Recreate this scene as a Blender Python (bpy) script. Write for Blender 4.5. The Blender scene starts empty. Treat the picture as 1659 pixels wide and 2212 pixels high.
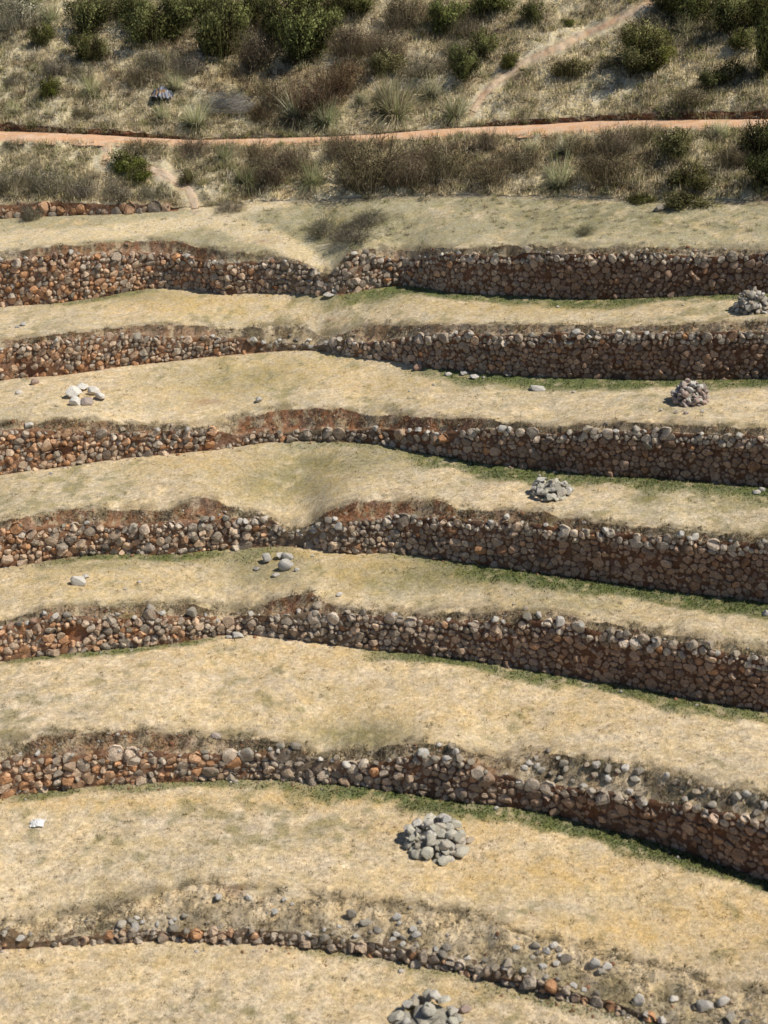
import bpy, bmesh, math, random
import numpy as np
from mathutils import Vector, Matrix

random.seed(7)
rng = np.random.default_rng(7)
scene = bpy.context.scene
COL = scene.collection
R = math.radians

# ------------------------------------------------------------------ camera model
F = 3212.0            # focal length in design pixels (frame 1659 x 2212)
CX, CY = 829.5, 1106.0
CAM = np.array([0.0, 0.0, 28.0])
PITCH = R(25.0)
FWD = np.array([0, math.cos(PITCH), -math.sin(PITCH)])
UPV = np.array([0, math.sin(PITCH), math.cos(PITCH)])
RGT = np.array([1.0, 0, 0])

def ray(u, v):
    u = np.asarray(u, float); v = np.asarray(v, float)
    xc = ((u - CX) / F)[..., None]; yc = ((CY - v) / F)[..., None]
    return FWD + xc * RGT + yc * UPV

def project(P):
    d = P - CAM
    z = d @ FWD
    return CX + F * (d @ RGT) / z, CY - F * (d @ UPV) / z, z

# ------------------------------------------------------------------ noise
_T = [np.random.default_rng(100 + i).random((256, 256)) for i in range(8)]
def vnoise(x, y, seed=0):
    T = _T[seed % 8]
    xi = np.floor(x).astype(int); yi = np.floor(y).astype(int)
    fx = x - xi; fy = y - yi
    fx = fx * fx * (3 - 2 * fx); fy = fy * fy * (3 - 2 * fy)
    a = T[xi & 255, yi & 255]; b = T[(xi + 1) & 255, yi & 255]
    c = T[xi & 255, (yi + 1) & 255]; d = T[(xi + 1) & 255, (yi + 1) & 255]
    return (a + (b - a) * fx) + ((c + (d - c) * fx) - (a + (b - a) * fx)) * fy
def fbm(x, y, scale=1.0, octv=4, seed=0, gain=0.5):
    s = 0; a = 1; t = 0
    for o in range(octv):
        k = 2.03 ** o / scale; an = .61 + 1.13 * o + .7 * seed; c_, s_ = math.cos(an), math.sin(an)
        s = s + a * vnoise((x * c_ - y * s_) * k + 17.3 * o + seed * 5.1, (x * s_ + y * c_) * k + 9.7 * o + seed * 3.3, seed + o)
        t += a; a *= gain
    return s / t
def sst(a, b, x):
    t = np.clip((x - a) / (b - a), 0, 1)
    return t * t * (3 - 2 * t)
def gsm(y, sig):
    n = int(sig * 3) + 1
    k = np.exp(-0.5 * (np.arange(-n, n + 1) / sig) ** 2); k /= k.sum()
    return np.convolve(np.pad(y, n, mode='edge'), k, 'valid')

# ------------------------------------------------------------------ traced profile lines (along each terrace)
def crv(s):
    a = [float(q) for q in s.replace(',', ' ').split()]
    return np.array(a).reshape(-1, 2)
C = {}
C['Ab'] = crv("0,662 70,658 140,653 165,648 225,641 270,630 320,622 390,622 430,626 480,636 550,632 625,633 690,636 740,636 800,623 830,619 880,614 915,621 960,631 1030,635 1140,639 1205,645 1280,646 1355,645 1455,641 1555,636 1659,633")
C['At'] = crv("0,566 30,561 100,553 150,549 210,548 260,545 300,548 350,551 400,554 425,563 480,570 525,568 600,563 640,566 670,583 695,600 720,596 740,565 765,551 790,549 830,559 860,563 905,558 965,550 1030,551 1100,556 1140,546 1210,549 1270,549 1330,551 1395,546 1480,554 1555,554 1630,551 1659,548")
C['Ak'] = crv("0,546 75,538 150,528 225,522 280,521 350,518 405,526 415,533 480,541 525,548 600,551 645,561 680,579 700,592 720,586 745,556 775,540 830,538 860,542 930,536 1030,535 1140,533 1280,535 1430,533 1530,538 1659,541")
C['Bb'] = crv("0,822 50,815 125,811 200,801 280,788 360,781 425,773 480,767 550,762 600,758 650,756 700,758 740,766 780,773 830,777 890,785 925,794 995,799 1060,807 1130,811 1220,816 1330,817 1430,820 1530,820 1659,817")
C['Bt'] = crv("0,756 45,748 90,740 150,733 210,728 280,724 325,726 380,733 435,729 470,729 530,733 555,738 580,746 625,742 665,747 695,748 720,737 750,734 780,742 830,739 875,733 940,724 1015,724 1055,724 1130,724 1190,724 1245,720 1280,722 1355,722 1430,720 1500,722 1555,718 1610,720 1659,715")
C['Bk'] = crv("0,738 50,731 125,723 190,716 250,708 320,701 380,701 425,706 500,711 550,706 625,701 665,708 700,730 725,728 765,716 800,703 830,701 955,703 1080,701 1155,702 1330,706 1430,701 1530,698 1659,693")
C['Cb'] = crv("0,1026 65,1016 150,1006 200,998 280,988 350,981 400,977 450,973 500,966 550,958 600,953 650,951 715,953 780,955 830,961 870,968 905,978 980,988 1045,1001 1110,1008 1220,1018 1290,1026 1430,1033 1530,1041 1659,1051")
C['Ct'] = crv("0,929 30,928 60,926 90,930 165,935 240,933 300,935 350,931 400,931 430,930 465,930 500,940 530,940 565,934 600,938 650,934 685,928 725,930 770,932 810,924 830,926 880,934 920,932 960,936 1030,930 1085,926 1140,930 1190,942 1230,936 1270,930 1310,935 1380,929 1430,934 1480,939 1530,937 1580,941 1659,945")
C['Ck'] = crv("0,911 75,913 140,908 225,913 310,916 400,923 450,924 480,921 500,908 545,896 600,886 675,883 750,886 800,896 830,898 880,901 955,903 1030,903 1080,913 1140,919 1210,919 1280,913 1380,914 1480,919 1580,924 1659,928")
C['Db'] = crv("0,1225 50,1220 100,1211 160,1202 225,1197 290,1196 350,1198 400,1195 450,1188 500,1185 550,1182 600,1179 665,1181 700,1188 740,1195 800,1195 830,1192 895,1196 945,1206 1020,1217 1100,1228 1180,1240 1255,1250 1330,1260 1405,1270 1480,1280 1555,1288 1659,1301")
C['Dt'] = crv("0,1146 40,1136 75,1141 115,1135 200,1133 260,1138 325,1135 370,1129 415,1129 450,1124 500,1124 540,1121 590,1121 605,1139 630,1154 650,1147 675,1147 695,1127 710,1122 730,1128 765,1128 830,1119 885,1117 930,1119 970,1117 1020,1125 1060,1130 1095,1124 1130,1133 1180,1136 1230,1147 1270,1148 1310,1149 1365,1156 1400,1160 1470,1159 1520,1172 1550,1171 1590,1174 1659,1171")
C['Dk'] = crv("0,1128 75,1116 150,1103 225,1101 300,1103 370,1103 390,1088 440,1073 470,1081 525,1106 590,1116 625,1140 665,1138 695,1115 720,1103 750,1091 800,1086 830,1083 870,1081 945,1083 990,1099 1070,1103 1110,1101 1180,1111 1255,1121 1355,1136 1455,1142 1555,1156 1659,1160")
C['Eb'] = crv("0,1428 50,1421 125,1413 200,1405 275,1398 350,1393 410,1383 450,1376 500,1369 530,1369 575,1373 650,1383 725,1393 830,1405 890,1410 965,1418 1030,1428 1100,1438 1190,1453 1255,1465 1305,1473 1370,1483 1430,1497 1505,1512 1580,1525 1659,1536")
C['Et'] = crv("0,1354 40,1349 75,1346 95,1330 145,1331 200,1338 240,1330 285,1338 325,1324 350,1330 380,1340 415,1328 450,1334 485,1340 505,1335 535,1328 570,1331 615,1331 685,1322 700,1328 750,1331 785,1328 830,1337 852,1333 895,1341 945,1346 1005,1346 1050,1344 1070,1342 1110,1352 1140,1340 1165,1340 1210,1346 1255,1352 1285,1366 1320,1364 1355,1373 1395,1384 1455,1391 1495,1394 1530,1395 1550,1412 1590,1415 1630,1420 1659,1424")
C['Ek'] = crv("0,1343 60,1331 100,1313 165,1311 240,1311 310,1306 375,1306 425,1311 500,1324 540,1311 590,1296 630,1286 675,1286 715,1306 770,1316 830,1321 920,1323 1030,1323 1110,1324 1205,1323 1280,1344 1355,1354 1430,1369 1530,1384 1659,1409")
C['Fb'] = crv("0,1720 75,1711 150,1704 225,1695 300,1691 400,1688 500,1683 575,1683 675,1690 750,1694 830,1705 905,1717 980,1730 1055,1738 1130,1746 1205,1761 1270,1779 1330,1796 1405,1816 1480,1840 1555,1869 1659,1902")
C['Ft'] = crv("0,1642 50,1634 105,1629 150,1631 210,1625 275,1622 320,1624 360,1632 425,1626 465,1631 500,1631 555,1626 605,1619 640,1620 670,1637 725,1643 770,1649 810,1649 830,1645 860,1637 915,1632 935,1637 965,1644 1000,1642 1020,1648 1035,1671 1065,1673 1105,1676 1130,1693 1190,1700 1255,1710 1330,1716 1405,1736 1480,1741 1555,1756 1659,1776")
C['Fk'] = crv("0,1616 50,1603 125,1588 200,1583 300,1581 375,1583 450,1596 525,1596 600,1601 660,1621 700,1634 750,1622 800,1622 830,1616 905,1608 970,1608 1030,1631 1080,1641 1140,1630 1205,1626 1280,1641 1370,1656 1455,1673 1530,1696 1605,1708 1659,1721")
C['Gb'] = crv("0,2051 120,2043 200,2038 260,2036 350,2031 450,2035 550,2037 625,2041 700,2051 775,2061 830,2069 905,2085 980,2097 1040,2115 1130,2136 1205,2153 1285,2171 1355,2190 1405,2206 1455,2221 1659,2290")
C['Gt'] = crv("0,2018 60,2036 120,2033 175,2023 215,2023 250,2012 280,2006 310,2010 360,2012 425,2009 500,2013 525,2008 585,2010 650,2016 700,2024 750,2035 800,2035 830,2043 880,2051 930,2062 985,2078 1030,2093 1065,2090 1100,2096 1155,2115 1210,2130 1280,2158 1320,2164 1360,2177 1385,2190 1430,2208 1659,2272")
C['Gk'] = crv("0,2006 100,1991 175,1976 250,1961 325,1936 400,1916 475,1911 550,1926 650,1941 725,1951 830,1959 905,1966 1005,1976 1105,2012 1155,2029 1230,2044 1305,2059 1380,2085 1455,2104 1555,2134 1659,2156")
C['Hb'] = crv("0,472 125,466 250,462 350,457 420,452 560,440 700,436 830,428 1000,426 1130,428 1280,432 1400,436 1659,438")
C['Ht'] = crv("0,442 60,440 125,436 225,442 350,446 390,447 420,447 560,434 700,430 830,422 1000,420 1130,422 1280,426 1400,430 1659,432")
C['R0'] = crv("0,303 125,305 250,309 350,311 425,315 550,314 650,308 830,303 980,292 1130,290 1280,283 1430,276 1659,275")
C['R1'] = crv("0,283 100,286 200,290 300,297 425,303 550,299 700,296 830,289 955,278 1055,273 1180,268 1280,261 1430,259 1659,257")
C['R2'] = crv("0,263 100,273 225,278 350,290 425,296 525,290 575,289 650,294 830,286 955,276 1030,270 1070,260 1230,252 1390,243 1530,239 1630,240 1659,235")

UU = np.concatenate([np.linspace(-1300, -140, 90, endpoint=False), np.linspace(-140, 1800, 700, endpoint=False), np.linspace(1800, 3000, 92)])
NU = len(UU)
FINE = np.linspace(-1300, 3000, 4301)
def curve(name, sig=5):
    c = C[name]
    x, y = c[:, 0], c[:, 1]
    sl = np.clip((np.interp(160, x, y) - y[0]) / 160, -.12, .12)
    sr = np.clip((y[-1] - np.interp(1459, x, y)) / 200, -.1, .36)
    yy = np.interp(FINE, x, y)
    yy = np.where(FINE < 0, y[0] + sl * FINE, yy)
    yy = np.where(FINE > 1659, y[-1] + sr * (FINE - 1659), yy)
    r = np.interp(UU, FINE, gsm(yy, sig))
    if name[1] in 'tk': r = r + (fbm(UU, UU * 0 + ord(name[0]) * 3.7, 30 if name[1] == 'k' else 22, 3, ord(name[0]) % 5) - .5) * (9 if name[1] == 'k' else 7)
    return r

def at_plane_z(u, v, z):
    d = ray(u, v); t = (z - CAM[2]) / d[:, 2]
    return CAM + t[:, None] * d
def rise(P, u, v, b):
    """point seen at (u,v) on the line leaving P backwards with run b per unit rise"""
    d = ray(u, v)
    t = (P[:, 1] - CAM[1] - b * P[:, 2] + b * CAM[2]) / (d[:, 1] - b * d[:, 2])
    return CAM + t[:, None] * d
def lin(u, y, deg=1):
    m = (u > 0) & (u < 1659)
    k = np.polyfit(u[m], y[m], deg)
    return np.polyval(k, np.clip(u, -300, 1960))

LINES = []   # (3D curve, rows to next, segment kind, terrace name)
P0 = at_plane_z(UU, np.full(NU, 3200.0), 0.0)
P1 = at_plane_z(UU, np.full(NU, 2340.0), 0.0)
_gb = curve('Gb', 12)
P1 = at_plane_z(UU, np.maximum(2330.0, _gb + 60), 0.0)
LINES.append((P0, 8, 'lawn', 'near'))
LINES.append((P1, 110, 'lawn', 'T0'))
WALL = {}
base = at_plane_z(UU, _gb, 0.0)
names = ['G', 'F', 'E', 'D', 'C', 'B', 'A']
bankb = {'G': 2.6, 'F': 1.25, 'E': 1.5, 'D': 1.2, 'C': 1.0, 'B': 1.2, 'A': 0.9}
rows = {'G': (8, 50, 115), 'F': (10, 26, 74), 'E': (10, 18, 56), 'D': (10, 20, 58), 'C': (10, 20, 50), 'B': (10, 14, 40), 'A': (10, 14, 50)}
for i, k in enumerate(names):
    top = rise(base, UU, np.minimum(curve(k + 't', 4), curve(k + 'b', 12) - 4), 0.13)
    bank = rise(top, UU, np.minimum(curve(k + 'k', 5), curve(k + 't', 4) - 2), bankb[k])
    WALL[k] = (base, top, bank)
    r = rows[k]
    LINES.append((base, r[0], 'face', k)); LINES.append((top, r[1], 'bank', k)); LINES.append((bank, r[2], 'lawn', 'T%d' % (i + 1)))
    # next wall base: a gently rising terrace behind the bank
    zf = lin(UU, bank[:, 2]) + 0.0; yf = lin(UU, bank[:, 1], 2)
    nb = curve((names[i + 1] if i < 6 else 'H') + 'b', 12 if i < 6 else 8)
    sl = 0.05 if i < 6 else 0.14
    d = ray(UU, nb)
    t = (zf + sl * (CAM[1] - yf) - CAM[2]) / (d[:, 2] - sl * d[:, 1])
    base = CAM + t[:, None] * d
# upper ruin + slope + road + cut bank + hillside
top = rise(base, UU, curve('Ht', 4), 0.25 + 3.2 * sst(360, 430, UU))
WALL['H'] = (base, top, top)
LINES.append((base, 6, 'face', 'H')); LINES.append((top, 60, 'slope', 'S'))
r0 = rise(top, UU, curve('R0', 8), 2.0)
LINES.append((r0, 12, 'road', 'road'))
r1 = rise(r0, UU, curve('R1', 8), 30.0)
LINES.append((r1, 9, 'cut', 'cut'))
r2 = rise(r1, UU, curve('R2', 5), 0.35)
LINES.append((r2, 130, 'hill', 'hill'))
r3 = rise(r2, UU, np.full(NU, -60.0), 1.75)
LINES.append((r3, 30, 'far', 'far'))
out = (r3 - CAM) * np.array([1, 1, 0]); out /= np.linalg.norm(out, axis=1)[:, None]
r4 = r3 + out * 45 + np.array([0, 0, 22.0])
LINES.append((r4, 10, 'far', 'far2'))
r5 = r4 + out * 220 + np.array([0, 0, 30.0])
LINES.append((r5, 0, 'end', 'end'))

G = []; SEG = []; FR = []; NAME = []; LEN = []
for j, (c, n, kind, nm) in enumerate(LINES):
    nxt = LINES[j + 1][0] if j + 1 < len(LINES) else None
    L = np.linalg.norm((nxt - c), axis=1) if nxt is not None else np.ones(NU)
    for q in range(max(n, 1)):
        t = q / n if n else 0
        if kind == 'bank' and nm != 'G':
            f = t ** .55; pt = c + (nxt - c) * t; pt[:, :2] = (c + (nxt - c) * f)[:, :2]; G.append(pt)
        elif kind == 'lawn' and nm[0] == 'T' and nm != 'T0':
            cs_ = np.stack([gsm(c[:, a], 9) for a in range(3)], 1)
            jit = (c - cs_) * np.exp(-(t * L / .45) ** 1.5)[:, None]
            G.append(cs_ + (nxt - cs_) * t + jit)
        else:
            G.append(c + (nxt - c) * t if nxt is not None else c)
        SEG.append(kind); NAME.append(nm); FR.append(t); LEN.append(L)
G = np.array(G)                      # rows x cols x 3
NR = len(G)
SEG = np.array(SEG); NAME = np.array(NAME); FR = np.array(FR); LEN = np.array(LEN)

# soften the folds of the lofted lawns and add relief
X, Y = G[..., 0].copy(), G[..., 1].copy()
isl = np.isin(SEG, ['lawn'])[:, None]; isb = (SEG == 'bank')[:, None]; ish = np.isin(SEG, ['slope', 'hill'])[:, None]
edge = np.minimum(FR, 1 - FR)[:, None] * LEN
fade = sst(0.0, 0.6, edge)
rel = (fbm(X, Y, 3.0, 3, 1) - .5) * .28 * isl * fade + (fbm(X, Y, .5, 2, 2) - .5) * .05 * isl
rel = rel + ((fbm(X, Y, .7, 4, 3) - .5) * .32 + (fbm(X, Y, .2, 2, 4) - .5) * .14) * isb * sst(0, .25, FR)[:, None]
rel = rel + ((fbm(X, Y, 2.2, 4, 5) - .5) * .75 * fade + (fbm(X, Y, .4, 3, 6) - .5) * .22) * ish
G[..., 2] += rel
# cut bank above the road and the earth faces: crumbling, pushed back behind the stones
isf = (SEG == 'face')[:, None]
G[..., 1] += isf * 0.10 * np.sin(np.pi * np.clip(FR, 0, 1))[:, None]
isc = (SEG == 'cut')[:, None]
G[..., 1] += isc * (fbm(X, G[..., 2] * 3, .35, 3, 2) - .5) * .35
GU, GV, GD = project(G.reshape(-1, 3))
GU = GU.reshape(NR, NU); GV = GV.reshape(NR, NU); GD = GD.reshape(NR, NU)

def ground(u, v, back=False):
    """terrain point seen at design pixel (u,v): returns position and pixels per metre"""
    c = np.interp(u, UU, np.arange(NU)); c0 = int(np.clip(math.floor(c), 0, NU - 2)); f = c - c0
    col = G[:, c0] * (1 - f) + G[:, c0 + 1] * f
    vv = GV[:, c0] * (1 - f) + GV[:, c0 + 1] * f
    for r in range(NR - 1):
        if vv[r] >= v > vv[r + 1]:
            q = (vv[r] - v) / (vv[r] - vv[r + 1] + 1e-9)
            p = col[r] + (col[r + 1] - col[r]) * q
            return p, F / ((p - CAM) @ FWD)
    p = col[-1]
    return p, F / ((p - CAM) @ FWD)

# ------------------------------------------------------------------ helpers
def mesh_np(name, V, Fc, cols=None, smooth=True, mat=None, sharp=0, upn=False):
    me = bpy.data.meshes.new(name)
    V = np.ascontiguousarray(V, dtype=np.float32); Fc = np.ascontiguousarray(Fc, dtype=np.int32)
    k = Fc.shape[1]; n = len(Fc)
    me.vertices.add(len(V)); me.vertices.foreach_set('co', V.ravel())
    me.loops.add(n * k); me.loops.foreach_set('vertex_index', Fc.ravel())
    me.polygons.add(n)
    me.polygons.foreach_set('loop_start', np.arange(0, n * k, k, dtype=np.int32))
    me.polygons.foreach_set('loop_total', np.full(n, k, dtype=np.int32))
    me.update(calc_edges=True)
    if smooth: me.polygons.foreach_set('use_smooth', np.ones(n, dtype=bool))
    if cols is not None:
        a = me.color_attributes.new('Col', 'FLOAT_COLOR', 'POINT')
        c4 = np.ones((len(V), 4), np.float32); c4[:, :3] = cols
        a.data.foreach_set('color', c4.ravel())
    if upn:
        if upn == 'out':      # leaves shade like the rounded crown they sit on
            nn = V - np.array([0, 0, .25]); nn = nn / (np.linalg.norm(nn, axis=1)[:, None] + 1e-6); js = .45
        else:
            nn = np.array(upn if not isinstance(upn, bool) else (0, -.12, 1.0)); nn = nn / np.linalg.norm(nn); js = .22
        jit = np.repeat(rng.normal(0, js, (len(V) // 3 + 1, 3)), 3, 0)[:len(V)] + nn
        me.normals_split_custom_set_from_vertices((jit / np.linalg.norm(jit, axis=1)[:, None]).astype(np.float32))
    if sharp: me.set_sharp_from_angle(angle=R(sharp))
    if mat: me.materials.append(mat)
    return me
def link(name, me, parent=None):
    o = bpy.data.objects.new(name, me); COL.objects.link(o)
    if parent: o.parent = parent
    return o
def tag(o, label, cat, group=None, kind=None):
    if label: o['label'] = label
    if cat: o['category'] = cat
    if group: o['group'] = group
    if kind: o['kind'] = kind
    return o
def empty(name, loc, label, cat, group=None, rz=0):
    o = bpy.data.objects.new(name, None); COL.objects.link(o)
    o.location = loc; o.rotation_euler = (0, 0, rz); o.empty_display_size = .2
    return tag(o, label, cat, group)

# ------------------------------------------------------------------ materials
def newmat(name):
    m = bpy.data.materials.new(name); m.use_nodes = True
    nt = m.node_tree; nt.nodes.clear()
    return m, nt, nt.nodes, nt.links
def nd(N, t, **kw):
    n = N.new(t)
    for k, v in kw.items():
        if hasattr(n, k): setattr(n, k, v)
        else: n.inputs[k.replace('_', ' ')].default_value = v
    return n
def mixc(N, L, blend, fac, a, b):
    m = N.new('ShaderNodeMix'); m.data_type = 'RGBA'; m.blend_type = blend
    for sock, val in ((m.inputs[0], fac), (m.inputs[6], a), (m.inputs[7], b)):
        if isinstance(val, (int, float)): sock.default_value = val
        elif isinstance(val, tuple): sock.default_value = val + (1,) if len(val) == 3 else val
        else: L.new(val, sock)
    return m.outputs[2]
def ramp(N, L, src, lo, hi, a=0.0, b=1.0):
    r = N.new('ShaderNodeMapRange'); r.interpolation_type = 'SMOOTHSTEP'
    L.new(src, r.inputs[0]); r.inputs[1].default_value = lo; r.inputs[2].default_value = hi
    r.inputs[3].default_value = a; r.inputs[4].default_value = b
    return r.outputs[0]
def noise(N, L, vec, scale, det=4, rough=.6):
    n = N.new('ShaderNodeTexNoise'); n.inputs['Scale'].default_value = scale
    n.inputs['Detail'].default_value = det; n.inputs['Roughness'].default_value = rough
    L.new(vec, n.inputs['Vector']); return n.outputs['Fac']

def mat_ground(name, bump=.06, contrast=1.0):
    m, nt, N, L = newmat(name)
    at = nd(N, 'ShaderNodeAttribute', attribute_name='Col')
    geo = N.new('ShaderNodeNewGeometry'); pos = geo.outputs['Position']
    n1 = noise(N, L, pos, 9, 6, .72); n2 = noise(N, L, pos, 38, 3, .7); n3 = noise(N, L, pos, 2.1, 4, .6)
    v1 = ramp(N, L, n1, .3, .72, 1 - .30 * contrast, 1 + .22 * contrast)
    v2 = ramp(N, L, n2, .28, .74, 1 - .24 * contrast, 1 + .18 * contrast)
    mu = N.new('ShaderNodeMath'); mu.operation = 'MULTIPLY'; L.new(v1, mu.inputs[0]); L.new(v2, mu.inputs[1])
    hsv = N.new('ShaderNodeHueSaturation'); L.new(at.outputs['Color'], hsv.inputs['Color'])
    L.new(mu.outputs[0], hsv.inputs['Value'])
    L.new(ramp(N, L, n3, .3, .7, .86, 1.14), hsv.inputs['Saturation'])
    bs = N.new('ShaderNodeBsdfPrincipled'); bs.inputs['Roughness'].default_value = .95
    bs.inputs['Specular IOR Level'].default_value = .1
    L.new(hsv.outputs[0], bs.inputs['Base Color'])
    ad = N.new('ShaderNodeMath'); ad.operation = 'ADD'; L.new(n1, ad.inputs[0]); L.new(n2, ad.inputs[1])
    bp = N.new('ShaderNodeBump'); bp.inputs['Strength'].default_value = .8; bp.inputs['Distance'].default_value = bump
    L.new(ad.outputs[0], bp.inputs['Height']); L.new(bp.outputs[0], bs.inputs['Normal'])
    o = N.new('ShaderNodeOutputMaterial'); L.new(bs.outputs[0], o.inputs[0])
    return m
def mat_stone(name, soil=.5, objcol=False):
    m, nt, N, L = newmat(name)
    if objcol:
        oi = N.new('ShaderNodeObjectInfo'); basec = oi.outputs['Color']
        tc = N.new('ShaderNodeTexCoord'); pos = tc.outputs['Object']
        ad = N.new('ShaderNodeVectorMath'); ad.operation = 'ADD'
        L.new(pos, ad.inputs[0]); L.new(oi.outputs['Location'], ad.inputs[1]); pos = ad.outputs[0]
        sc = 5.0
    else:
        at = nd(N, 'ShaderNodeAttribute', attribute_name='Col'); basec = at.outputs['Color']
        geo = N.new('ShaderNodeNewGeometry'); pos = geo.outputs['Position']; sc = 1.0
    n1 = noise(N, L, pos, 7, 5, .65); n2 = noise(N, L, pos, 26, 5, .75); n3 = noise(N, L, pos, 3.5, 5, .65)
    c = mixc(N, L, 'MULTIPLY', 1.0, basec, (1, 1, 1))
    k = N.new('ShaderNodeMath'); k.operation = 'MULTIPLY'
    L.new(ramp(N, L, n2, .3, .7, .5, 1.35), k.inputs[0]); L.new(ramp(N, L, n1, .3, .7, .72, 1.22), k.inputs[1])
    hs = N.new('ShaderNodeHueSaturation'); L.new(c, hs.inputs['Color']); L.new(k.outputs[0], hs.inputs['Value'])
    # pale lichen and clinging red earth
    c2 = mixc(N, L, 'MIX', ramp(N, L, n1, .60, .72, 0, .5), hs.outputs[0], (.47, .45, .41))
    c3 = mixc(N, L, 'MIX', ramp(N, L, n3, .56 - .14 * soil, .74 - .1 * soil, 0, .75 * min(1, soil * 1.6)), c2, (.235, .105, .05))
    bs = N.new('ShaderNodeBsdfPrincipled'); bs.inputs['Roughness'].default_value = .92
    bs.inputs['Specular IOR Level'].default_value = .15
    L.new(c3, bs.inputs['Base Color'])
    bp = N.new('ShaderNodeBump'); bp.inputs['Strength'].default_value = .7; bp.inputs['Distance'].default_value = .035
    ad2 = N.new('ShaderNodeMath'); ad2.operation = 'ADD'; L.new(n1, ad2.inputs[0]); L.new(n2, ad2.inputs[1])
    L.new(ad2.outputs[0], bp.inputs['Height']); L.new(bp.outputs[0], bs.inputs['Normal'])
    o = N.new('ShaderNodeOutputMaterial'); L.new(bs.outputs[0], o.inputs[0])
    return m
def mat_leaf(name, trans=.3):
    m, nt, N, L = newmat(name)
    at = nd(N, 'ShaderNodeAttribute', attribute_name='Col')
    oi = N.new('ShaderNodeObjectInfo')
    c = mixc(N, L, 'MULTIPLY', 1.0, at.outputs['Color'], oi.outputs['Color'])
    d = N.new('ShaderNodeBsdfDiffuse'); L.new(c, d.inputs[0])
    t = N.new('ShaderNodeBsdfTranslucent'); L.new(c, t.inputs[0])
    mx = N.new('ShaderNodeMixShader'); mx.inputs[0].default_value = trans
    L.new(d.outputs[0], mx.inputs[1]); L.new(t.outputs[0], mx.inputs[2])
    o = N.new('ShaderNodeOutputMaterial'); L.new(mx.outputs[0], o.inputs[0])
    return m
M_GROUND = mat_ground('dry_ground', .022)
M_EARTH = mat_ground('red_earth', .09, 1.25)
M_ROAD = mat_ground('road_dirt', .02, .45)
M_STONE = mat_stone('wall_stone', .44)
M_ROCK = mat_stone('grey_rock', .12, True)
M_LEAF = mat_leaf('leaf', .45)
M_GRASS = mat_leaf('grass_blade', .4)

# ------------------------------------------------------------------ ground colours
def mix(a, b, m):
    return a + (np.array(b) - a) * np.clip(m, 0, 1)[..., None]
STRAW = (.69, .55, .36); YEL = (.68, .485, .23); GREY = (.63, .515, .36); OLIVE = (.24, .215, .10)
GREEN = (.13, .165, .06); SOIL = (.30, .155, .09); LITTER = (.18, .135, .085); PALE = (.71, .60, .43); ROADC = (.70, .44, .28)

def blobs(lst):
    m = np.zeros((NR, NU))
    for (u, v, su, sv, a) in lst:
        m = np.maximum(m, a * np.exp(-((GU - u) / su) ** 2 - ((GV - v) / sv) ** 2))
    return m
def ulist(lst, soft=25):
    m = np.zeros(NU)
    for (a, b, w) in lst:
        m = np.maximum(m, w * sst(a - soft, a + soft, UU) * (1 - sst(b - soft, b + soft, UU)))
    return m[None, :]
def pathmask(pts, w):
    """soft band round a polyline given in design pixels"""
    m = np.full((NR, NU), 1e9)
    p = np.array(pts, float)
    for a, b in zip(p[:-1], p[1:]):
        d = b - a; t = np.clip(((GU - a[0]) * d[0] + (GV - a[1]) * d[1]) / (d @ d), 0, 1)
        m = np.minimum(m, np.hypot(GU - a[0] - t * d[0], (GV - a[1] - t * d[1])))
    return 1 - sst(w * .4, w, m)

PATHS = {
 'up': [(1020, 243), (1040, 210), (1070, 178), (1110, 150), (1160, 122), (1220, 95), (1290, 62), (1360, 30), (1420, -5), (1460, -40)],
 'down': [(228, 312), (236, 330), (224, 352)],
 'turf': [(318, 366), (352, 374), (380, 392), (406, 408), (418, 430), (422, 455)],
}
n_a = fbm(X, Y, 4.0, 4, 1); n_b = fbm(X, Y, 1.3, 4, 2); n_c = fbm(X, Y, .45, 3, 3); n_d = fbm(X, Y, .18, 2, 4)
CL = np.zeros((NR, NU, 3)); CL[:] = STRAW
CL = mix(CL, GREY, sst(.40, .62, n_b * .5 + n_a * .5) * .9)
CL = mix(CL, (.50, .40, .22), sst(.5, .72, fbm(X * .8, Y, .45, 4, 6)) * .32)
CL = mix(CL, PALE, sst(.5, .7, n_c * .5 + fbm(X, Y, 1.0, 3, 7) * .5) * .22)
CL *= (1 + .16 * (fbm(X * .55, Y, .42, 4, 2) - .5) * 2 * isl)[..., None]
CL = mix(CL, (.50, .42, .27), sst(.5, .68, fbm(X * .7 + 31, Y, 1.1, 4, 5)) * .28)
CL *= (1 + .32 * (fbm(X * .8, Y, .13, 3, 6) - .5) * 2 * isl)[..., None]
yel = blobs([(1400, 2010, 330, 45, .9), (1180, 1890, 330, 50, .8), (1560, 1985, 200, 90, .8), (700, 1725, 250, 25, .8), (1010, 1790, 260, 30, .75), (250, 1735, 300, 18, .7),
             (600, 1420, 280, 40, .55), (750, 1530, 350, 60, .4), (1100, 1540, 300, 50, .45), (760, 1235, 90, 45, 1.0), (640, 1200, 60, 20, .7), (200, 1260, 260, 40, .5),
             (640, 800, 200, 35, .75), (800, 830, 160, 25, .5), (430, 660, 220, 28, .8), (1130, 665, 300, 14, .6), (430, 840, 200, 40, .5), (480, 1000, 200, 25, .5), (700, 1020, 60, 30, .4), (900, 2150, 220, 40, .5), (250, 2080, 350, 30, .35), (550, 1040, 120, 40, .4), (150, 480, 200, 12, .6), (490, 165, 60, 20, .7), (1250, 340, 90, 30, .5), (1200, 430, 200, 20, .2)])
CL = mix(CL, YEL, yel * (.45 + .8 * n_b))
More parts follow.
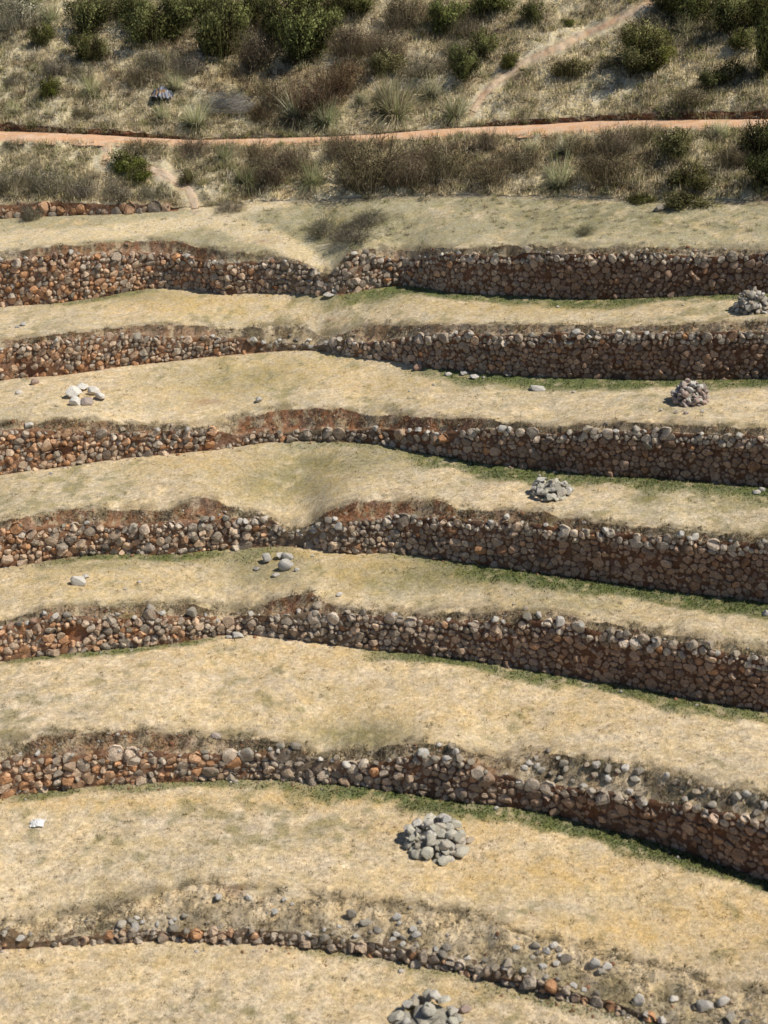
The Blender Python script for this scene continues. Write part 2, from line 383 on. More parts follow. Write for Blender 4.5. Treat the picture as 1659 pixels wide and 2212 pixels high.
ol = blobs([(620, 1040, 130, 55, .75), (700, 1000, 160, 40, .7), (800, 990, 120, 25, .6), (950, 1240, 230, 45, .75), (560, 1230, 110, 40, .65), (380, 1205, 140, 16, .8), (200, 1220, 160, 14, .6), (770, 1590, 110, 32, .85), (850, 1625, 60, 25, .6),
            (560, 815, 110, 30, .55), (480, 830, 80, 30, .5), (780, 640, 110, 20, .8), (850, 630, 120, 14, .7), (1250, 660, 260, 10, .3), (1400, 1078, 40, 14, .9), (250, 640, 150, 14, .55), (1210, 470, 130, 40, .75), (1430, 480, 250, 40, .5), (1270, 495, 90, 18, .6), (740, 485, 150, 50, .85), (560, 530, 110, 25, .3), (350, 1310, 150, 10, .5), (1270, 1300, 250, 30, .4), (400, 1950, 200, 35, .45)])
CL = mix(CL, OLIVE, ol * sst(.05, .5, n_c * .55 + n_d * .45) * 1.1)
CL = mix(CL, OLIVE, sst(.56, .72, n_c * .6 + n_a * .4) * .6 * isl)
up_ = np.isin(NAME, ['T3', 'T4', 'T5', 'T6', 'T7'])[:, None]
CL = mix(CL, (.50, .45, .25), up_ * sst(.36, .6, n_a * .6 + n_b * .4) * .16)
t7r = (NAME == 'T7')[:, None]
CL = mix(CL, (.43, .385, .245), t7r * sst(.25, .5, n_b * .5 + n_c * .5) * .85)
CL = mix(CL, (.24, .22, .12), t7r * blobs([(1400, 470, 330, 34, 1.0), (560, 500, 170, 30, .6), (760, 490, 160, 50, 1.0), (1250, 440, 420, 12, .8)]) * sst(.4, .58, n_c * .6 + n_d * .4) * .8)
# green strips of weeds at the feet of the walls, mostly on the shaded right
back = (1 - FR)[:, None] * LEN
lw = np.zeros((NR, NU)); lwid = np.zeros((NR, NU))
strip = {'T0': [(620, 3000, .25, .5)], 'T1': [(660, 3000, 1.0, 1.15), (0, 660, .55, .6)], 'T2': [(800, 3000, .9, 1.1), (0, 450, .8, .55)], 'T3': [(980, 3000, 1.0, 1.5), (820, 1000, .4, .7), (100, 480, .75, .6), (480, 620, .5, 1.4)],
         'T4': [(880, 3000, 1.0, 1.5), (600, 900, .3, .8)], 'T5': [(900, 3000, 1.0, 1.7)], 'T6': [(740, 3000, .9, 1.5), (100, 330, .5, .9)]}
for nm, ls in strip.items():
    rm = (NAME == nm)[:, None]
    for (a, b, w, wid) in ls:
        hu = (sst(a - 60, a + 90, UU) * (1 - sst(b - 60, b + 60, UU)))[None, :]
        ww = wid * .8 * (.35 + 1.2 * n_b)
        m = rm * hu * w * (1 - sst(ww * .55, ww * 1.15, back))
        lw = np.maximum(lw, m)
GREENM = lw * sst(.22, .52, n_c * .55 + n_d * .45)
CL = mix(CL, OLIVE, sst(0, .5, lw) * .5)
CL = mix(CL, GREEN, GREENM * .9)
# grey-brown litter along the outer edge of each terrace
front = FR[:, None] * LEN
CL = mix(CL, LITTER, isl * (NAME != 'T0')[:, None] * (NAME != 'near')[:, None] * (1 - sst(.1, .75, front * (.5 + n_b))) * .55 * sst(.3, .6, n_c))
# banks
bank_col = {}
BK = {'A': [(40, 480, .9), (780, 960, .5), (1000, 1700, .25)], 'B': [(0, 480, .75), (760, 1000, .6), (1000, 1659, .55)], 'C': [(0, 330, .7), (500, 1050, 1.1), (1080, 1700, .45)],
      'D': [(0, 520, .95), (690, 1000, 1.1), (1000, 1390, .8), (1390, 1700, .3)], 'E': [(80, 460, .55), (570, 730, 1.1), (880, 1420, .55)], 'F': [(40, 420, .75), (420, 640, .35), (1015, 1090, .8), (1100, 1300, .3)], 'G': [(470, 520, .3)]}
for k, ls in BK.items():
    rm = (NAME == k)[:, None] & isb
    bc = np.zeros((NR, NU, 3)); bc[:] = LITTER
    bc = mix(bc, GREY, sst(.35, .6, n_c) * .85)
    bc = mix(bc, OLIVE, sst(.5, .7, n_b) * .6)
    red = np.clip(ulist(ls), 0, 1.1)
    bc = mix(bc, SOIL, red * .92 * sst(.40, .58, n_c * .45 + n_b * .2 + n_d * .15 + red * .2))
    bc = mix(bc, LITTER, red * sst(.56, .68, n_d * .5 + n_c * .5) * .7)
    bc = mix(bc, (.55, .45, .30), sst(.52, .64, fbm(X, Y, .25, 3, 6)) * .6)
    if k == 'G': bc = mix(bc, (.43, .355, .24), np.full(bc.shape[:2], .5)); bc = mix(bc, STRAW, sst(.45, .7, FR[:, None] * .6 + n_c * .5) * .8)
    # gullies: worn turf runs over the edge
    gul = {'A': [(650, 730, 1)], 'B': [(660, 735, 1)], 'C': [(430, 490, 1)], 'D': [(590, 690, 1)], 'E': [(470, 540, .8)], 'F': [(640, 730, .8)], 'G': []}[k]
    if gul: bc = mix(bc, STRAW, ulist(gul, 15) * .9)
    tsel = (rm * np.ones((NR, NU))) > 0
    CL[tsel] = bc[tsel]
CL = np.where(((SEG == 'face')[:, None] & np.ones((1, NU), bool))[..., None], np.array(SOIL) * .9, CL)
_hs = ((NAME == 'H') & (SEG == 'face'))[:, None] & (UU > 385)[None, :]
CL[_hs] = (.40, .34, .235)
# scrub slope, road, cut, hillside
hc = np.zeros((NR, NU, 3)); hc[:] = (.67, .58, .40)
hc = mix(hc, (.42, .345, .23), sst(.45, .7, n_b))
hc = mix(hc, (.60, .52, .37), sst(.5, .68, n_c) * .7)
hc = mix(hc, (.25, .225, .12), sst(.52, .7, n_a * .4 + n_c * .6) * .7)
hc = mix(hc, YEL, yel * .7)
brown = blobs([(700, 190, 180, 90, .9), (560, 110, 120, 60, .8), (900, 340, 500, 70, .75), (1300, 350, 200, 70, .7), (620, 70, 420, 90, .85), (900, 60, 200, 90, .6), (1560, 60, 150, 120, .6), (1640, 350, 60, 90, .8), (120, 410, 220, 35, .55)])
hc = mix(hc, (.30, .225, .13), brown * (.15 + .8 * n_b))
tsel = ((np.isin(SEG, ['slope', 'hill', 'far'])[:, None]) & np.ones((1, NU), bool))
CL[tsel] = hc[tsel]
for key, w in (('up', 9), ('down', 9), ('turf', 9)):
    CL = mix(CL, (.50, .36, .235), pathmask(PATHS[key], w * 1.5) * .8)
CL = mix(CL, (.74, .60, .39), np.maximum(pathmask([(422, 455), (470, 478), (540, 500), (600, 520), (660, 555), (700, 585)], 30), pathmask([(0, 520), (200, 505), (420, 478), (600, 430), (720, 400)], 24)) * .85 * sst(.1, .5, n_c))
CL = mix(CL, SOIL, blobs([(575, 518, 26, 7, .8), (1000, 420, 20, 5, .3), (1350, 408, 30, 8, .7), (1550, 402, 50, 6, .6), (300, 283, 60, 6, .4), (120, 392, 30, 6, .8), (380, 388, 30, 6, .6), (1395, 236, 60, 5, .7), (40, 135, 22, 6, .6), (500, 1925, 35, 14, .45), (700, 688, 40, 6, .55), (1660, 430, 30, 10, .5), (340, 440, 60, 8, .6), (450, 868, 30, 6, .5)]) * sst(.3, .55, n_c))
CL = np.where(((SEG == 'road')[:, None] & np.ones((1, NU), bool))[..., None], np.array(ROADC), CL)
cutc = np.zeros((NR, NU, 3)); cutc[:] = SOIL
cutc = mix(cutc, (.15, .07, .04), sst(.45, .65, n_c)); cutc = mix(cutc, GREY, ulist([(420, 1010, .8)]) * np.ones((NR, 1)))
tsel = ((SEG == 'cut')[:, None] & np.ones((1, NU), bool)); CL[tsel] = cutc[tsel]

idx = np.arange(NR * NU).reshape(NR, NU)
FQ = np.stack([idx[:-1, :-1], idx[:-1, 1:], idx[1:, 1:], idx[1:, :-1]], -1).reshape(-1, 4)
g = link('ground', mesh_np('ground', G.reshape(-1, 3), FQ, CL.reshape(-1, 3), True, M_GROUND)); g['kind'] = 'structure'

# dirt road: a sheet laid on its shelf, with ragged edges
rr = [(r0 * (1 - t) + r1 * t) + np.array([0, 0, .02 + .05 * math.sin(math.pi * t)]) for t in np.linspace(-.10, 1.02, 9)]
rr = np.array(rr)
rr[0, :, 1] += (fbm(UU, UU * 0, 16, 3, 2) - .5) * .7; rr[-1, :, 1] += (fbm(UU, UU * 0, 12, 3, 3) - .5) * .35
rr[0, :, 2] -= .10; rr[-1, :, 2] -= .04
rc = np.zeros(rr.shape); rc[:] = ROADC
rc = mix(rc, (.62, .39, .24), sst(.4, .65, fbm(rr[..., 0] * .4, rr[..., 1] * 3, 1.0, 3, 4)))
rc = mix(rc, (.73, .50, .34), sst(.5, .75, fbm(rr[..., 0] * .7, rr[..., 1] * 4, .8, 3, 5)))
ii = np.arange(9 * NU).reshape(9, NU)
rq = np.stack([ii[:-1, :-1], ii[:-1, 1:], ii[1:, 1:], ii[1:, :-1]], -1).reshape(-1, 4)
o = link('dirt_road', mesh_np('dirt_road', rr.reshape(-1, 3), rq, rc.reshape(-1, 3), True, M_ROAD)); o['kind'] = 'structure'

# footpaths: narrow ragged ribbons draped on the slope
def footpath(pts, width):
    p = np.array(pts, float); s = np.r_[0, np.cumsum(np.hypot(*np.diff(p, axis=0).T))]
    ss = np.arange(0, s[-1], 3.0); uu = np.interp(ss, s, p[:, 0]); vv = np.interp(ss, s, p[:, 1])
    c = np.array([ground(a, b)[0] for a, b in zip(uu, vv)])
    c[:, 0] = gsm(c[:, 0], 2); c[:, 1] = gsm(c[:, 1], 2)
    tn = np.gradient(c, axis=0); tn[:, 2] = 0; tn /= np.linalg.norm(tn, axis=1)[:, None] + 1e-9
    sd = np.stack([tn[:, 1], -tn[:, 0], tn[:, 0] * 0], 1)
    V = []; K = 7; n = len(c)
    for j in range(K):
        q = (j / (K - 1) - .5) * width
        w = q * (1 + .9 * (fbm(ss + 99 * j, ss * 0, 9, 3, j % 4) - .5) * (2 if j in (0, K - 1) else .4))[:, None]
        V.append(c + sd * w)
    V = np.array(V)
    for j in range(K):
        pu, pv, _ = project(V[j])
        for i in range(n):
            V[j, i, 2] = ground_z(V[j, i, 0], V[j, i, 1]) + (.035 if 0 < j < K - 1 else -.02)
    i2 = np.arange(K * n).reshape(K, n)
    q = np.stack([i2[:-1, :-1], i2[:-1, 1:], i2[1:, 1:], i2[1:, :-1]], -1).reshape(-1, 4)
    cc = np.zeros((K, n, 3)); cc[:] = (.60, .455, .315)
    cc = mix(cc, (.54, .355, .23), sst(.45, .7, fbm(V[..., 0], V[..., 1], .8, 3, 2)))
    o = link('footpath', mesh_np('footpath', V.reshape(-1, 3), q, cc.reshape(-1, 3), True, M_ROAD)); o['kind'] = 'structure'
from mathutils.bvhtree import BVHTree
_hr = np.where(np.isin(SEG, ['slope', 'hill', 'lawn', 'far', 'road', 'cut', 'face', 'bank']))[0]
_r0 = np.where(NAME == 'T7')[0][0]
sub = G[_r0:]; si = np.arange(sub.shape[0] * NU).reshape(sub.shape[0], NU)[:, ::1]
_bv = BVHTree.FromPolygons([tuple(v) for v in sub.reshape(-1, 3).tolist()], np.stack([si[:-1, :-1], si[:-1, 1:], si[1:, 1:], si[1:, :-1]], -1).reshape(-1, 4).tolist())
def ground_z(x, y):
    h = _bv.ray_cast(Vector((x, y, 90)), Vector((0, 0, -1)))
    return h[0].z if h[0] else 0
footpath(PATHS['up'], .34); footpath(PATHS['down'], .42); footpath(PATHS['turf'], .42)

# ------------------------------------------------------------------ rocks
def ico(sub):
    bm = bmesh.new(); bmesh.ops.create_icosphere(bm, subdivisions=sub, radius=1.0)
    V = np.array([v.co[:] for v in bm.verts]); Fc = np.array([[v.index for v in f.verts] for f in bm.faces]); bm.free()
    return V, Fc
ICO3 = ico(3); ICO4 = ico(4)
def rock_mesh(seed, base=ICO3, cuts=15, lo=.50, hi=.88, rough=.045):
    r = np.random.default_rng(seed)
    V = base[0].copy(); Fc = base[1]
    for c in range(cuts):
        n = r.normal(size=3); n /= np.linalg.norm(n); d = r.uniform(lo, hi)
        e = V @ n - d
        V = V - np.where(e > 0, e * .96, 0)[:, None] * n
    V *= 1 + rough * (fbm(V[:, 0] * 2 + V[:, 2] * 1.3 + 9, V[:, 1] * 2 + V[:, 2] + seed, .8, 3, seed % 5) - .5)[:, None] * 2
    V -= (V.max(0) + V.min(0)) / 2
    V /= np.abs(V).max()
    return mesh_np('rock', V, Fc, None, True, M_ROCK, 28)
ROCKS = [rock_mesh(200 + i) for i in range(16)]
GREYS = [(.42, .375, .305), (.34, .30, .245), (.50, .45, .375), (.43, .355, .27), (.28, .24, .195), (.46, .39, .30)]
WHITES = [(.62, .58, .52), (.56, .53, .48), (.66, .61, .54)]
def rcol(kind='grey'):
    if kind == 'white': c = random.choice(WHITES)
    elif kind == 'red': c = random.choice([(.36, .22, .15), (.40, .26, .19)])
    elif kind == 'pink': c = random.choice([(.50, .38, .32), (.48, .40, .35)])
    else: c = random.choice(GREYS)
    if kind == 'cairn': c = random.choice([(.55, .52, .43), (.44, .41, .34), (.63, .59, .49), (.52, .465, .375)])
    k = random.uniform(.85, 1.15)
    return (c[0] * k, c[1] * k, c[2] * k, 1)
def put_rock(name, p, size, kind, parent=None, sink=.25, flat=.72):
    o = link(name, random.choice(ROCKS), parent)
    sx, sy, sz = size if isinstance(size, tuple) else (size * random.uniform(.85, 1.2), size * random.uniform(.8, 1.1), size * random.uniform(.65, .95) * flat / .72)
    o.scale = (sx / 2, sy / 2, sz / 2)
    o.rotation_euler = (random.uniform(-.35, .35), random.uniform(-.35, .35), random.uniform(0, 6.28))
    o.location = (p[0], p[1], p[2] + sz * (.5 - sink))
    o.color = rcol(kind)
    return o

# ------------------------------------------------------------------ stone walls
NA = 18
RHO = [1.0, 1.0, .95, .80, .5, .22]
def build_wall(k, name_label, u0=-420, u1=2150, avg=.30, holes=(), skip=(), copes=None):
    base, top, bank = WALL[k]
    m = (UU >= u0) & (UU <= u1)
    u = UU[m]; B = base[m].copy(); T = top[m].copy()
    for a in range(3):
        B[:, a] = gsm(B[:, a], 3); T[:, a] = gsm(T[:, a], 1.2)
    s = np.r_[0, np.cumsum(np.linalg.norm(np.diff(B, axis=0), axis=1))]
    H = np.linalg.norm(T - B, axis=1)
    tg = np.gradient(B, axis=0); tg[:, 2] = 0; tg /= np.linalg.norm(tg, axis=1)[:, None]
    for a in range(2): tg[:, a] = gsm(tg[:, a], 6)
    tg /= np.linalg.norm(tg, axis=1)[:, None]
    nr = np.stack([tg[:, 1], -tg[:, 0], np.full(len(tg), .12)], 1); nr /= np.linalg.norm(nr, axis=1)[:, None]
    def I(a, q): return np.stack([np.interp(q, s, a[:, j]) for j in range(3)], -1)
    def at(q, h, d):
        q = np.asarray(q, float); h = np.asarray(h, float)
        b = I(B, q); t = I(T, q); hh = np.interp(q, s, H)
        return b + (t - b) * (h / np.maximum(hh, .05))[..., None] + I(nr, q) * np.asarray(d)[..., None]
    Us = lambda q: np.interp(q, s, u)
    pc, _, _ = project(B.mean(0)[None])
    root = empty('terrace_wall', tuple(B[len(B) // 2]), name_label, 'stone wall', 'dry stone terrace walls')
    inv = Matrix.Translation(-Vector(root.location))
    def child(nm, me):
        o = link(nm, me, root); o.matrix_parent_inverse = inv; return o
    # earth packing behind the stones
    qs = np.arange(0, s[-1], .09); nh = 16
    E = np.zeros((nh + 2, len(qs), 3))
    for j in range(nh + 2):
        hh = np.interp(qs, s, H) * min(j / (nh - 1), 1.0) - (.12 if j == 0 else 0)
        dd = .008 + .0 * np.clip((Us(qs) - 750) / 500, 0, 1) * (hh < np.interp(qs, s, H) - .4) + .11 * (fbm(qs, hh + 7 * names_i[k], .35, 3, 1) - .5) + .05 * (fbm(qs, hh, .12, 2, 2) - .5)
        for (hu, hv, ru, rv) in holes:
            vv_ = project(at(qs, hh, np.zeros(len(qs))))
            dd = dd - .34 * np.exp(-(((vv_[0] - hu) / ru) ** 2 + ((vv_[1] - hv) / rv) ** 2) ** 2)
        E[j] = at(qs, hh, dd)
        if j >= nh: E[j] += np.array([0, .16 * (j - nh + 1), .02])
    ei = np.arange((nh + 2) * len(qs)).reshape(nh + 2, len(qs))
    eq = np.stack([ei[:-1, :-1], ei[:-1, 1:], ei[1:, 1:], ei[1:, :-1]], -1).reshape(-1, 4)
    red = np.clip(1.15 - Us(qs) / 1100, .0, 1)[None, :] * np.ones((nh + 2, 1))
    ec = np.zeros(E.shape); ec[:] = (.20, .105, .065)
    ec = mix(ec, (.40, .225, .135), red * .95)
    ec = mix(ec, (.15, .085, .055), sst(.5, .7, fbm(E[..., 0], E[..., 2] * 2, .5, 3, 3)) * .8)
    grey = np.exp(-((Us(qs) - 660) / 90) ** 2)[None, :] * np.ones((nh + 2, 1))
    ec = mix(ec, (.30, .24, .165), grey * .8)
    if k == 'G': ec = mix(ec, (.235, .17, .11), np.full(ec.shape[:2], .85))
    child('earth_packing', mesh_np('earth_packing', E.reshape(-1, 3), eq, ec.reshape(-1, 3), True, M_EARTH))
    # seeds of the stones
    S = []
    Hmax = H.max(); h = avg * .30; row = 0
    while h < Hmax:
        hr = avg * random.uniform(.78, 1.05)
        q = random.uniform(0, avg)
        while q < s[-1]:
            big = random.random()
            w = avg * (random.uniform(1.4, 2.1) if big > .87 else random.uniform(.42, .72) if big < .40 else random.uniform(.8, 1.25))
            q += w / 2
            hh = h + random.uniform(-.28, .28) * avg
            if hh < np.interp(q, s, H) - avg * .22 and hh > .02:
                S.append((q, hh, w / 2))
            q += w / 2
        h += hr * .92; row += 1
    S = np.array(S)
    keep = np.ones(len(S), bool)
    pu, pv, _ = project(at(S[:, 0], S[:, 1], np.zeros(len(S))))
    for (hu, hv, ru, rv) in holes:
        keep &= (((pu - hu) / ru) ** 2 + ((pv - hv) / rv) ** 2) > random.uniform(.6, .8)
    for (hu, hv, ru, rv, frac) in skip:
        ins = (((pu - hu) / ru) ** 2 + ((pv - hv) / rv) ** 2) < 1
        keep &= ~(ins & (rng.random(len(S)) < frac))
    S = S[keep]; pu = pu[keep]; pv = pv[keep]
    ang = np.linspace(0, 2 * np.pi, NA, endpoint=False)
    ca, sa = np.cos(ang), np.sin(ang)
    VV = []; FF = []; CC = []; off = 0
    order = np.argsort(S[:, 0]); S = S[order]; pu = pu[order]; pv = pv[order]
    sq = S[:, 0]
    for i, (q, hh, w) in enumerate(S):
        a, b = np.searchsorted(sq, [q - 1.1, q + 1.1])
        N_ = S[a:b]; dq = N_[:, 0] - q; dh = N_[:, 1] - hh
        dist = np.hypot(dq, dh); mk = dist > 1e-6
        dq, dh, dist, wj = dq[mk], dh[mk], dist[mk], N_[mk, 2]
        if not len(dq): continue
        bd = dist * w / (w + wj)
        cosv = (ca[:, None] * dq + sa[:, None] * dh) / dist
        rad = np.where(cosv > .05, bd / np.maximum(cosv, .05), 9).min(1)
        rad = np.minimum(rad, max(w * 1.2, .08) if k != 'G' else min(w * 1.25, .18))
        fl = np.minimum((hh + .08) / np.maximum(-sa, .02), 9); fl[sa >= 0] = 9
        rad = np.minimum(rad, fl)
        rs = (np.roll(rad, 1) + np.roll(rad, -1) + 7 * rad) / 9
        rad = np.minimum(rad * 1.03, rs) * random.uniform(.87, 1.02) * (1 + .13 * (rng.random(NA) - .5))
        if rad.mean() < .05: continue
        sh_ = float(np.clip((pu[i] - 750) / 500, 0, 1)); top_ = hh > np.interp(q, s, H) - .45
        depth = random.uniform(.05, .17) * min(1.4, w / (avg * .5)) * (1 if top_ else 1 - .30 * sh_)
        # faceted front: minimum of a few random planes
        pl = [(random.uniform(-1.1, 1.1), random.uniform(-1.0, 1.2), random.uniform(.7, 1.15)) for _ in range(4)] + [(random.uniform(-.25, .25), random.uniform(-.25, .25), 1.0)]
        P = []; prof = [-.7, .32, .78, .96, 1.02, 1.04]
        rot = random.uniform(-.25, .25)
        for j, rho in enumerate(RHO):
            x = rho * rad * ca; y = rho * rad * sa
            d = np.full(NA, prof[j])
            if j >= 2:
                for (pa, pb, pc_) in pl: d = np.minimum(d, pc_ + (pa * x + pb * y) / max(w, .08))
                d = d + .10 * (rng.random(NA) - .5)
            P.append(np.stack([q + x, hh + y, d * depth], 1))
        P = np.concatenate(P + [np.array([[q, hh, min(1.06, min(p[2] for p in pl)) * depth]])])
        W = at(P[:, 0], P[:, 1], P[:, 2])
        n = len(W)
        for j in range(len(RHO) - 1):
            o0 = off + j * NA; o1 = off + (j + 1) * NA
            for e in range(NA):
                e2 = (e + 1) % NA
                FF.append((o0 + e, o0 + e2, o1 + e2)); FF.append((o0 + e, o1 + e2, o1 + e))
        oc = off + n - 1; o1 = off + (len(RHO) - 1) * NA
        for e in range(NA): FF.append((o1 + e, o1 + (e + 1) % NA, oc))
        off += n; VV.append(W)
        # colour of this stone
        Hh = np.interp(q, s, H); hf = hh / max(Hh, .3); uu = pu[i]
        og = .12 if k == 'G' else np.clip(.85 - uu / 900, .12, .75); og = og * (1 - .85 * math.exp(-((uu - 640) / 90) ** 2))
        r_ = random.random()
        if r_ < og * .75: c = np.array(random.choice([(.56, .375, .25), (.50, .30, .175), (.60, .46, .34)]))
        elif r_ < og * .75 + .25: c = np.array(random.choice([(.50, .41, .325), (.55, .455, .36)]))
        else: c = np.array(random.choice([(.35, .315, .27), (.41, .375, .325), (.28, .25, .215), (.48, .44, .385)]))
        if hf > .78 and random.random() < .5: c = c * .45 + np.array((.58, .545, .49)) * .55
        shade_mix = sh_ * (0 if hf > .8 or k == 'G' else 1)
        c = c * (1 - shade_mix * .6) + np.array((.23, .135, .088)) * shade_mix * .68  # right-hand stones below the rim darkened, the wall's shade put into their colour
        c = c * random.uniform(.72, 1.28) * np.array((1.05, .965, .875))
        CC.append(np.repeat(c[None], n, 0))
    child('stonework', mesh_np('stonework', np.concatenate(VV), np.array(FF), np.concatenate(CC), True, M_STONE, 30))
    # larger stones lying loose along the rim
    cs = copes or (.40, 1.0)
    q = .3; cnt = 0
    while q < s[-1] and cnt < 100:
        uu = Us(q)
        if -60 < uu < 1720:
            hh = np.interp(q, s, H); p = at(np.array([q]), np.array([hh]), np.array([random.uniform(-.12, .07)]))[0]; p[2] += random.uniform(-.12, .06)
            sz = random.choice([.11, .14, .17, .2, .24, .29]) * cs[1]
            if random.random() < .78:
                kd = 'white' if random.random() < .42 else ('red' if random.random() < (0 if k == 'G' else np.clip(.5 - uu / 1600, 0, .5)) else 'grey')
                o = put_rock('coping_stone', p, sz, kd, root, .30); o.matrix_parent_inverse = inv; cnt += 1
        q += cs[0] * random.uniform(.4, 1.8)
    return root, inv
names_i = {k: i for i, k in enumerate('GFEDCBAH')}
WALLS = {}
WALLS['A'] = build_wall('A', 'topmost long dry stone terrace wall, just below the scrub and the dirt road', avg=.25)
WALLS['B'] = build_wall('B', 'second terrace wall from the top, red earthy stones, broken in the middle', avg=.235, skip=[(610, 745, 100, 28, .85), (60, 790, 80, 20, .35)], holes=[(70, 800, 22, 10)])
WALLS['C'] = build_wall('C', 'third terrace wall from the top, with a bare red earth bank above its middle', avg=.24, holes=[(140, 972, 24, 15)], skip=[(100, 960, 60, 20, .3), (840, 945, 200, 30, .25), (475, 950, 40, 25, .4)])
WALLS['D'] = build_wall('D', 'fourth terrace wall from the top, tall on the right with a worn gap in the middle', avg=.25, skip=[(640, 1165, 50, 18, .6)])
WALLS['E'] = build_wall('E', 'fifth terrace wall from the top, with a dark hollow on its left where stones fell out', avg=.24, holes=[(165, 1366, 42, 20)])
WALLS['F'] = build_wall('F', 'sixth terrace wall from the top, long and curved, tall and shaded on the right', avg=.255)
WALLS['G'] = build_wall('G', 'lowest ruined terrace wall, barely two stones high, near the bottom of the hill', avg=.22, skip=[(60, 2040, 60, 25, .9), (1350, 2190, 60, 20, .5)], copes=(.55, 1.0))
WALLS['H'] = build_wall('H', 'short ruined stone wall on the left half buried under grey shrubs, below the dirt road', u0=-420, u1=372, avg=.34, skip=[(60, 455, 30, 30, .8), (200, 450, 60, 12, .4)], copes=(.9, .8))

# stones scattered over the banks above walls F and E belong to those walls
def rim(k, pts, kind='grey'):
    root, inv = WALLS[k]
    for (u, v, px) in pts:
        p, ppm = ground(u, v)
        o = put_rock('coping_stone', p, px * .9 / ppm, kind if random.random() < .7 else 'white', root, .2); o.matrix_parent_inverse = inv
rim('F', [(605, 1616, 26), (640, 1618, 26), (915, 1632, 30), (937, 1640, 20), (965, 1650, 22), (993, 1645, 30), (1018, 1650, 20), (975, 1616, 22), (985, 1628, 20), (1132, 1662, 20), (1142, 1650, 18), (1160, 1658, 18), (1170, 1665, 20), (1158, 1640, 14), (1184, 1625, 20), (1205, 1640, 16), (1218, 1652, 24), (1222, 1664, 22), (1210, 1685, 20), (1268, 1656, 20), (1290, 1655, 26), (1312, 1662, 26), (1313, 1684, 24), (1286, 1676, 18), (1350, 1663, 24), (1380, 1670, 24), (1372, 1686, 26), (1362, 1712, 20), (1380, 1722, 22), (1440, 1678, 18), (1460, 1692, 18), (1490, 1696, 20), (1505, 1716, 26), (1535, 1712, 22), (1550, 1718, 18), (1540, 1742, 24), (1592, 1724, 24), (1614, 1718, 24), (1632, 1730, 24), (1652, 1742, 26), (1634, 1760, 22), (1480, 1730, 18), (1240, 1690, 16), (1262, 1700, 20), (1278, 1712, 22), (1190, 1672, 14), (1335, 1668, 18)])
rim('E', [(325, 1318, 24), (350, 1328, 22), (415, 1328, 28), (145, 1332, 22), (95, 1328, 18), (42, 1350, 18), (686, 1312, 24), (785, 1326, 22), (1070, 1344, 26), (1140, 1336, 26), (1164, 1332, 22), (1136, 1318, 16), (1208, 1348, 28), (1254, 1350, 18), (1320, 1366, 24), (1355, 1374, 22), (1413, 1386, 16), (1455, 1396, 26), (1497, 1397, 28), (1532, 1397, 26), (1590, 1418, 22), (852, 1330, 16), (1630, 1424, 20), (1550, 1414, 16)])
rim('C', [(62, 922, 24), (1085, 930, 26), (1102, 932, 20), (1190, 952, 24), (1400, 966, 32), (1270, 932, 26), (1230, 938, 18), (1310, 918, 12), (1330, 935, 20)])
rim('A', [(765, 552, 20), (792, 550, 22), (1140, 544, 22), (1396, 546, 16), (1580, 548, 12)])
rim('B', [(1245, 722, 22), (1282, 722, 18), (940, 730, 22), (1015, 730, 20), (1195, 742, 20), (1230, 744, 26), (298, 732, 22), (1356, 722, 14), (548, 738, 20), (735, 738, 18), (750, 742, 16)])
rim('D', [(1095, 1120, 18), (1060, 1132, 18), (1308, 1150, 22), (1268, 1152, 18), (1470, 1158, 26), (1490, 1166, 18), (1592, 1178, 22), (1650, 1172, 20), (765, 1152, 24), (732, 1140, 24), (710, 1128, 22), (442, 1126, 24)])
rim('G', [(700, 2010, 14), (720, 2018, 16), (770, 2024, 18), (800, 2016, 14), (1010, 2072, 18), (1130, 2098, 20), (1150, 2106, 16), (1180, 2112, 18), (1205, 2118, 16), (1240, 2132, 18), (1262, 2140, 16), (1290, 2148, 18), (450, 1996, 14), (480, 2002, 16), (340, 1998, 14), (900, 2046, 16), (870, 2042, 16), (1050, 2076, 18)], 'grey')
rim('G', [(262, 2000, 24), (285, 1994, 22), (295, 1984, 18), (308, 1996, 18), (318, 2018, 24), (250, 2016, 24), (286, 2010, 22), (365, 1984, 14), (378, 1988, 14), (400, 1982, 20), (370, 1996, 16), (376, 2008, 26), (428, 2012, 16), (10, 2020, 18), (14, 2008, 14), (66, 2020, 16), (55, 2024, 10), (965, 2052, 32), (942, 2052, 20), (940, 2074, 24), (970, 2080, 24), (1068, 2092, 26), (1098, 2086, 28), (1325, 2172, 24), (1345, 2190, 18), (1380, 2192, 18)])

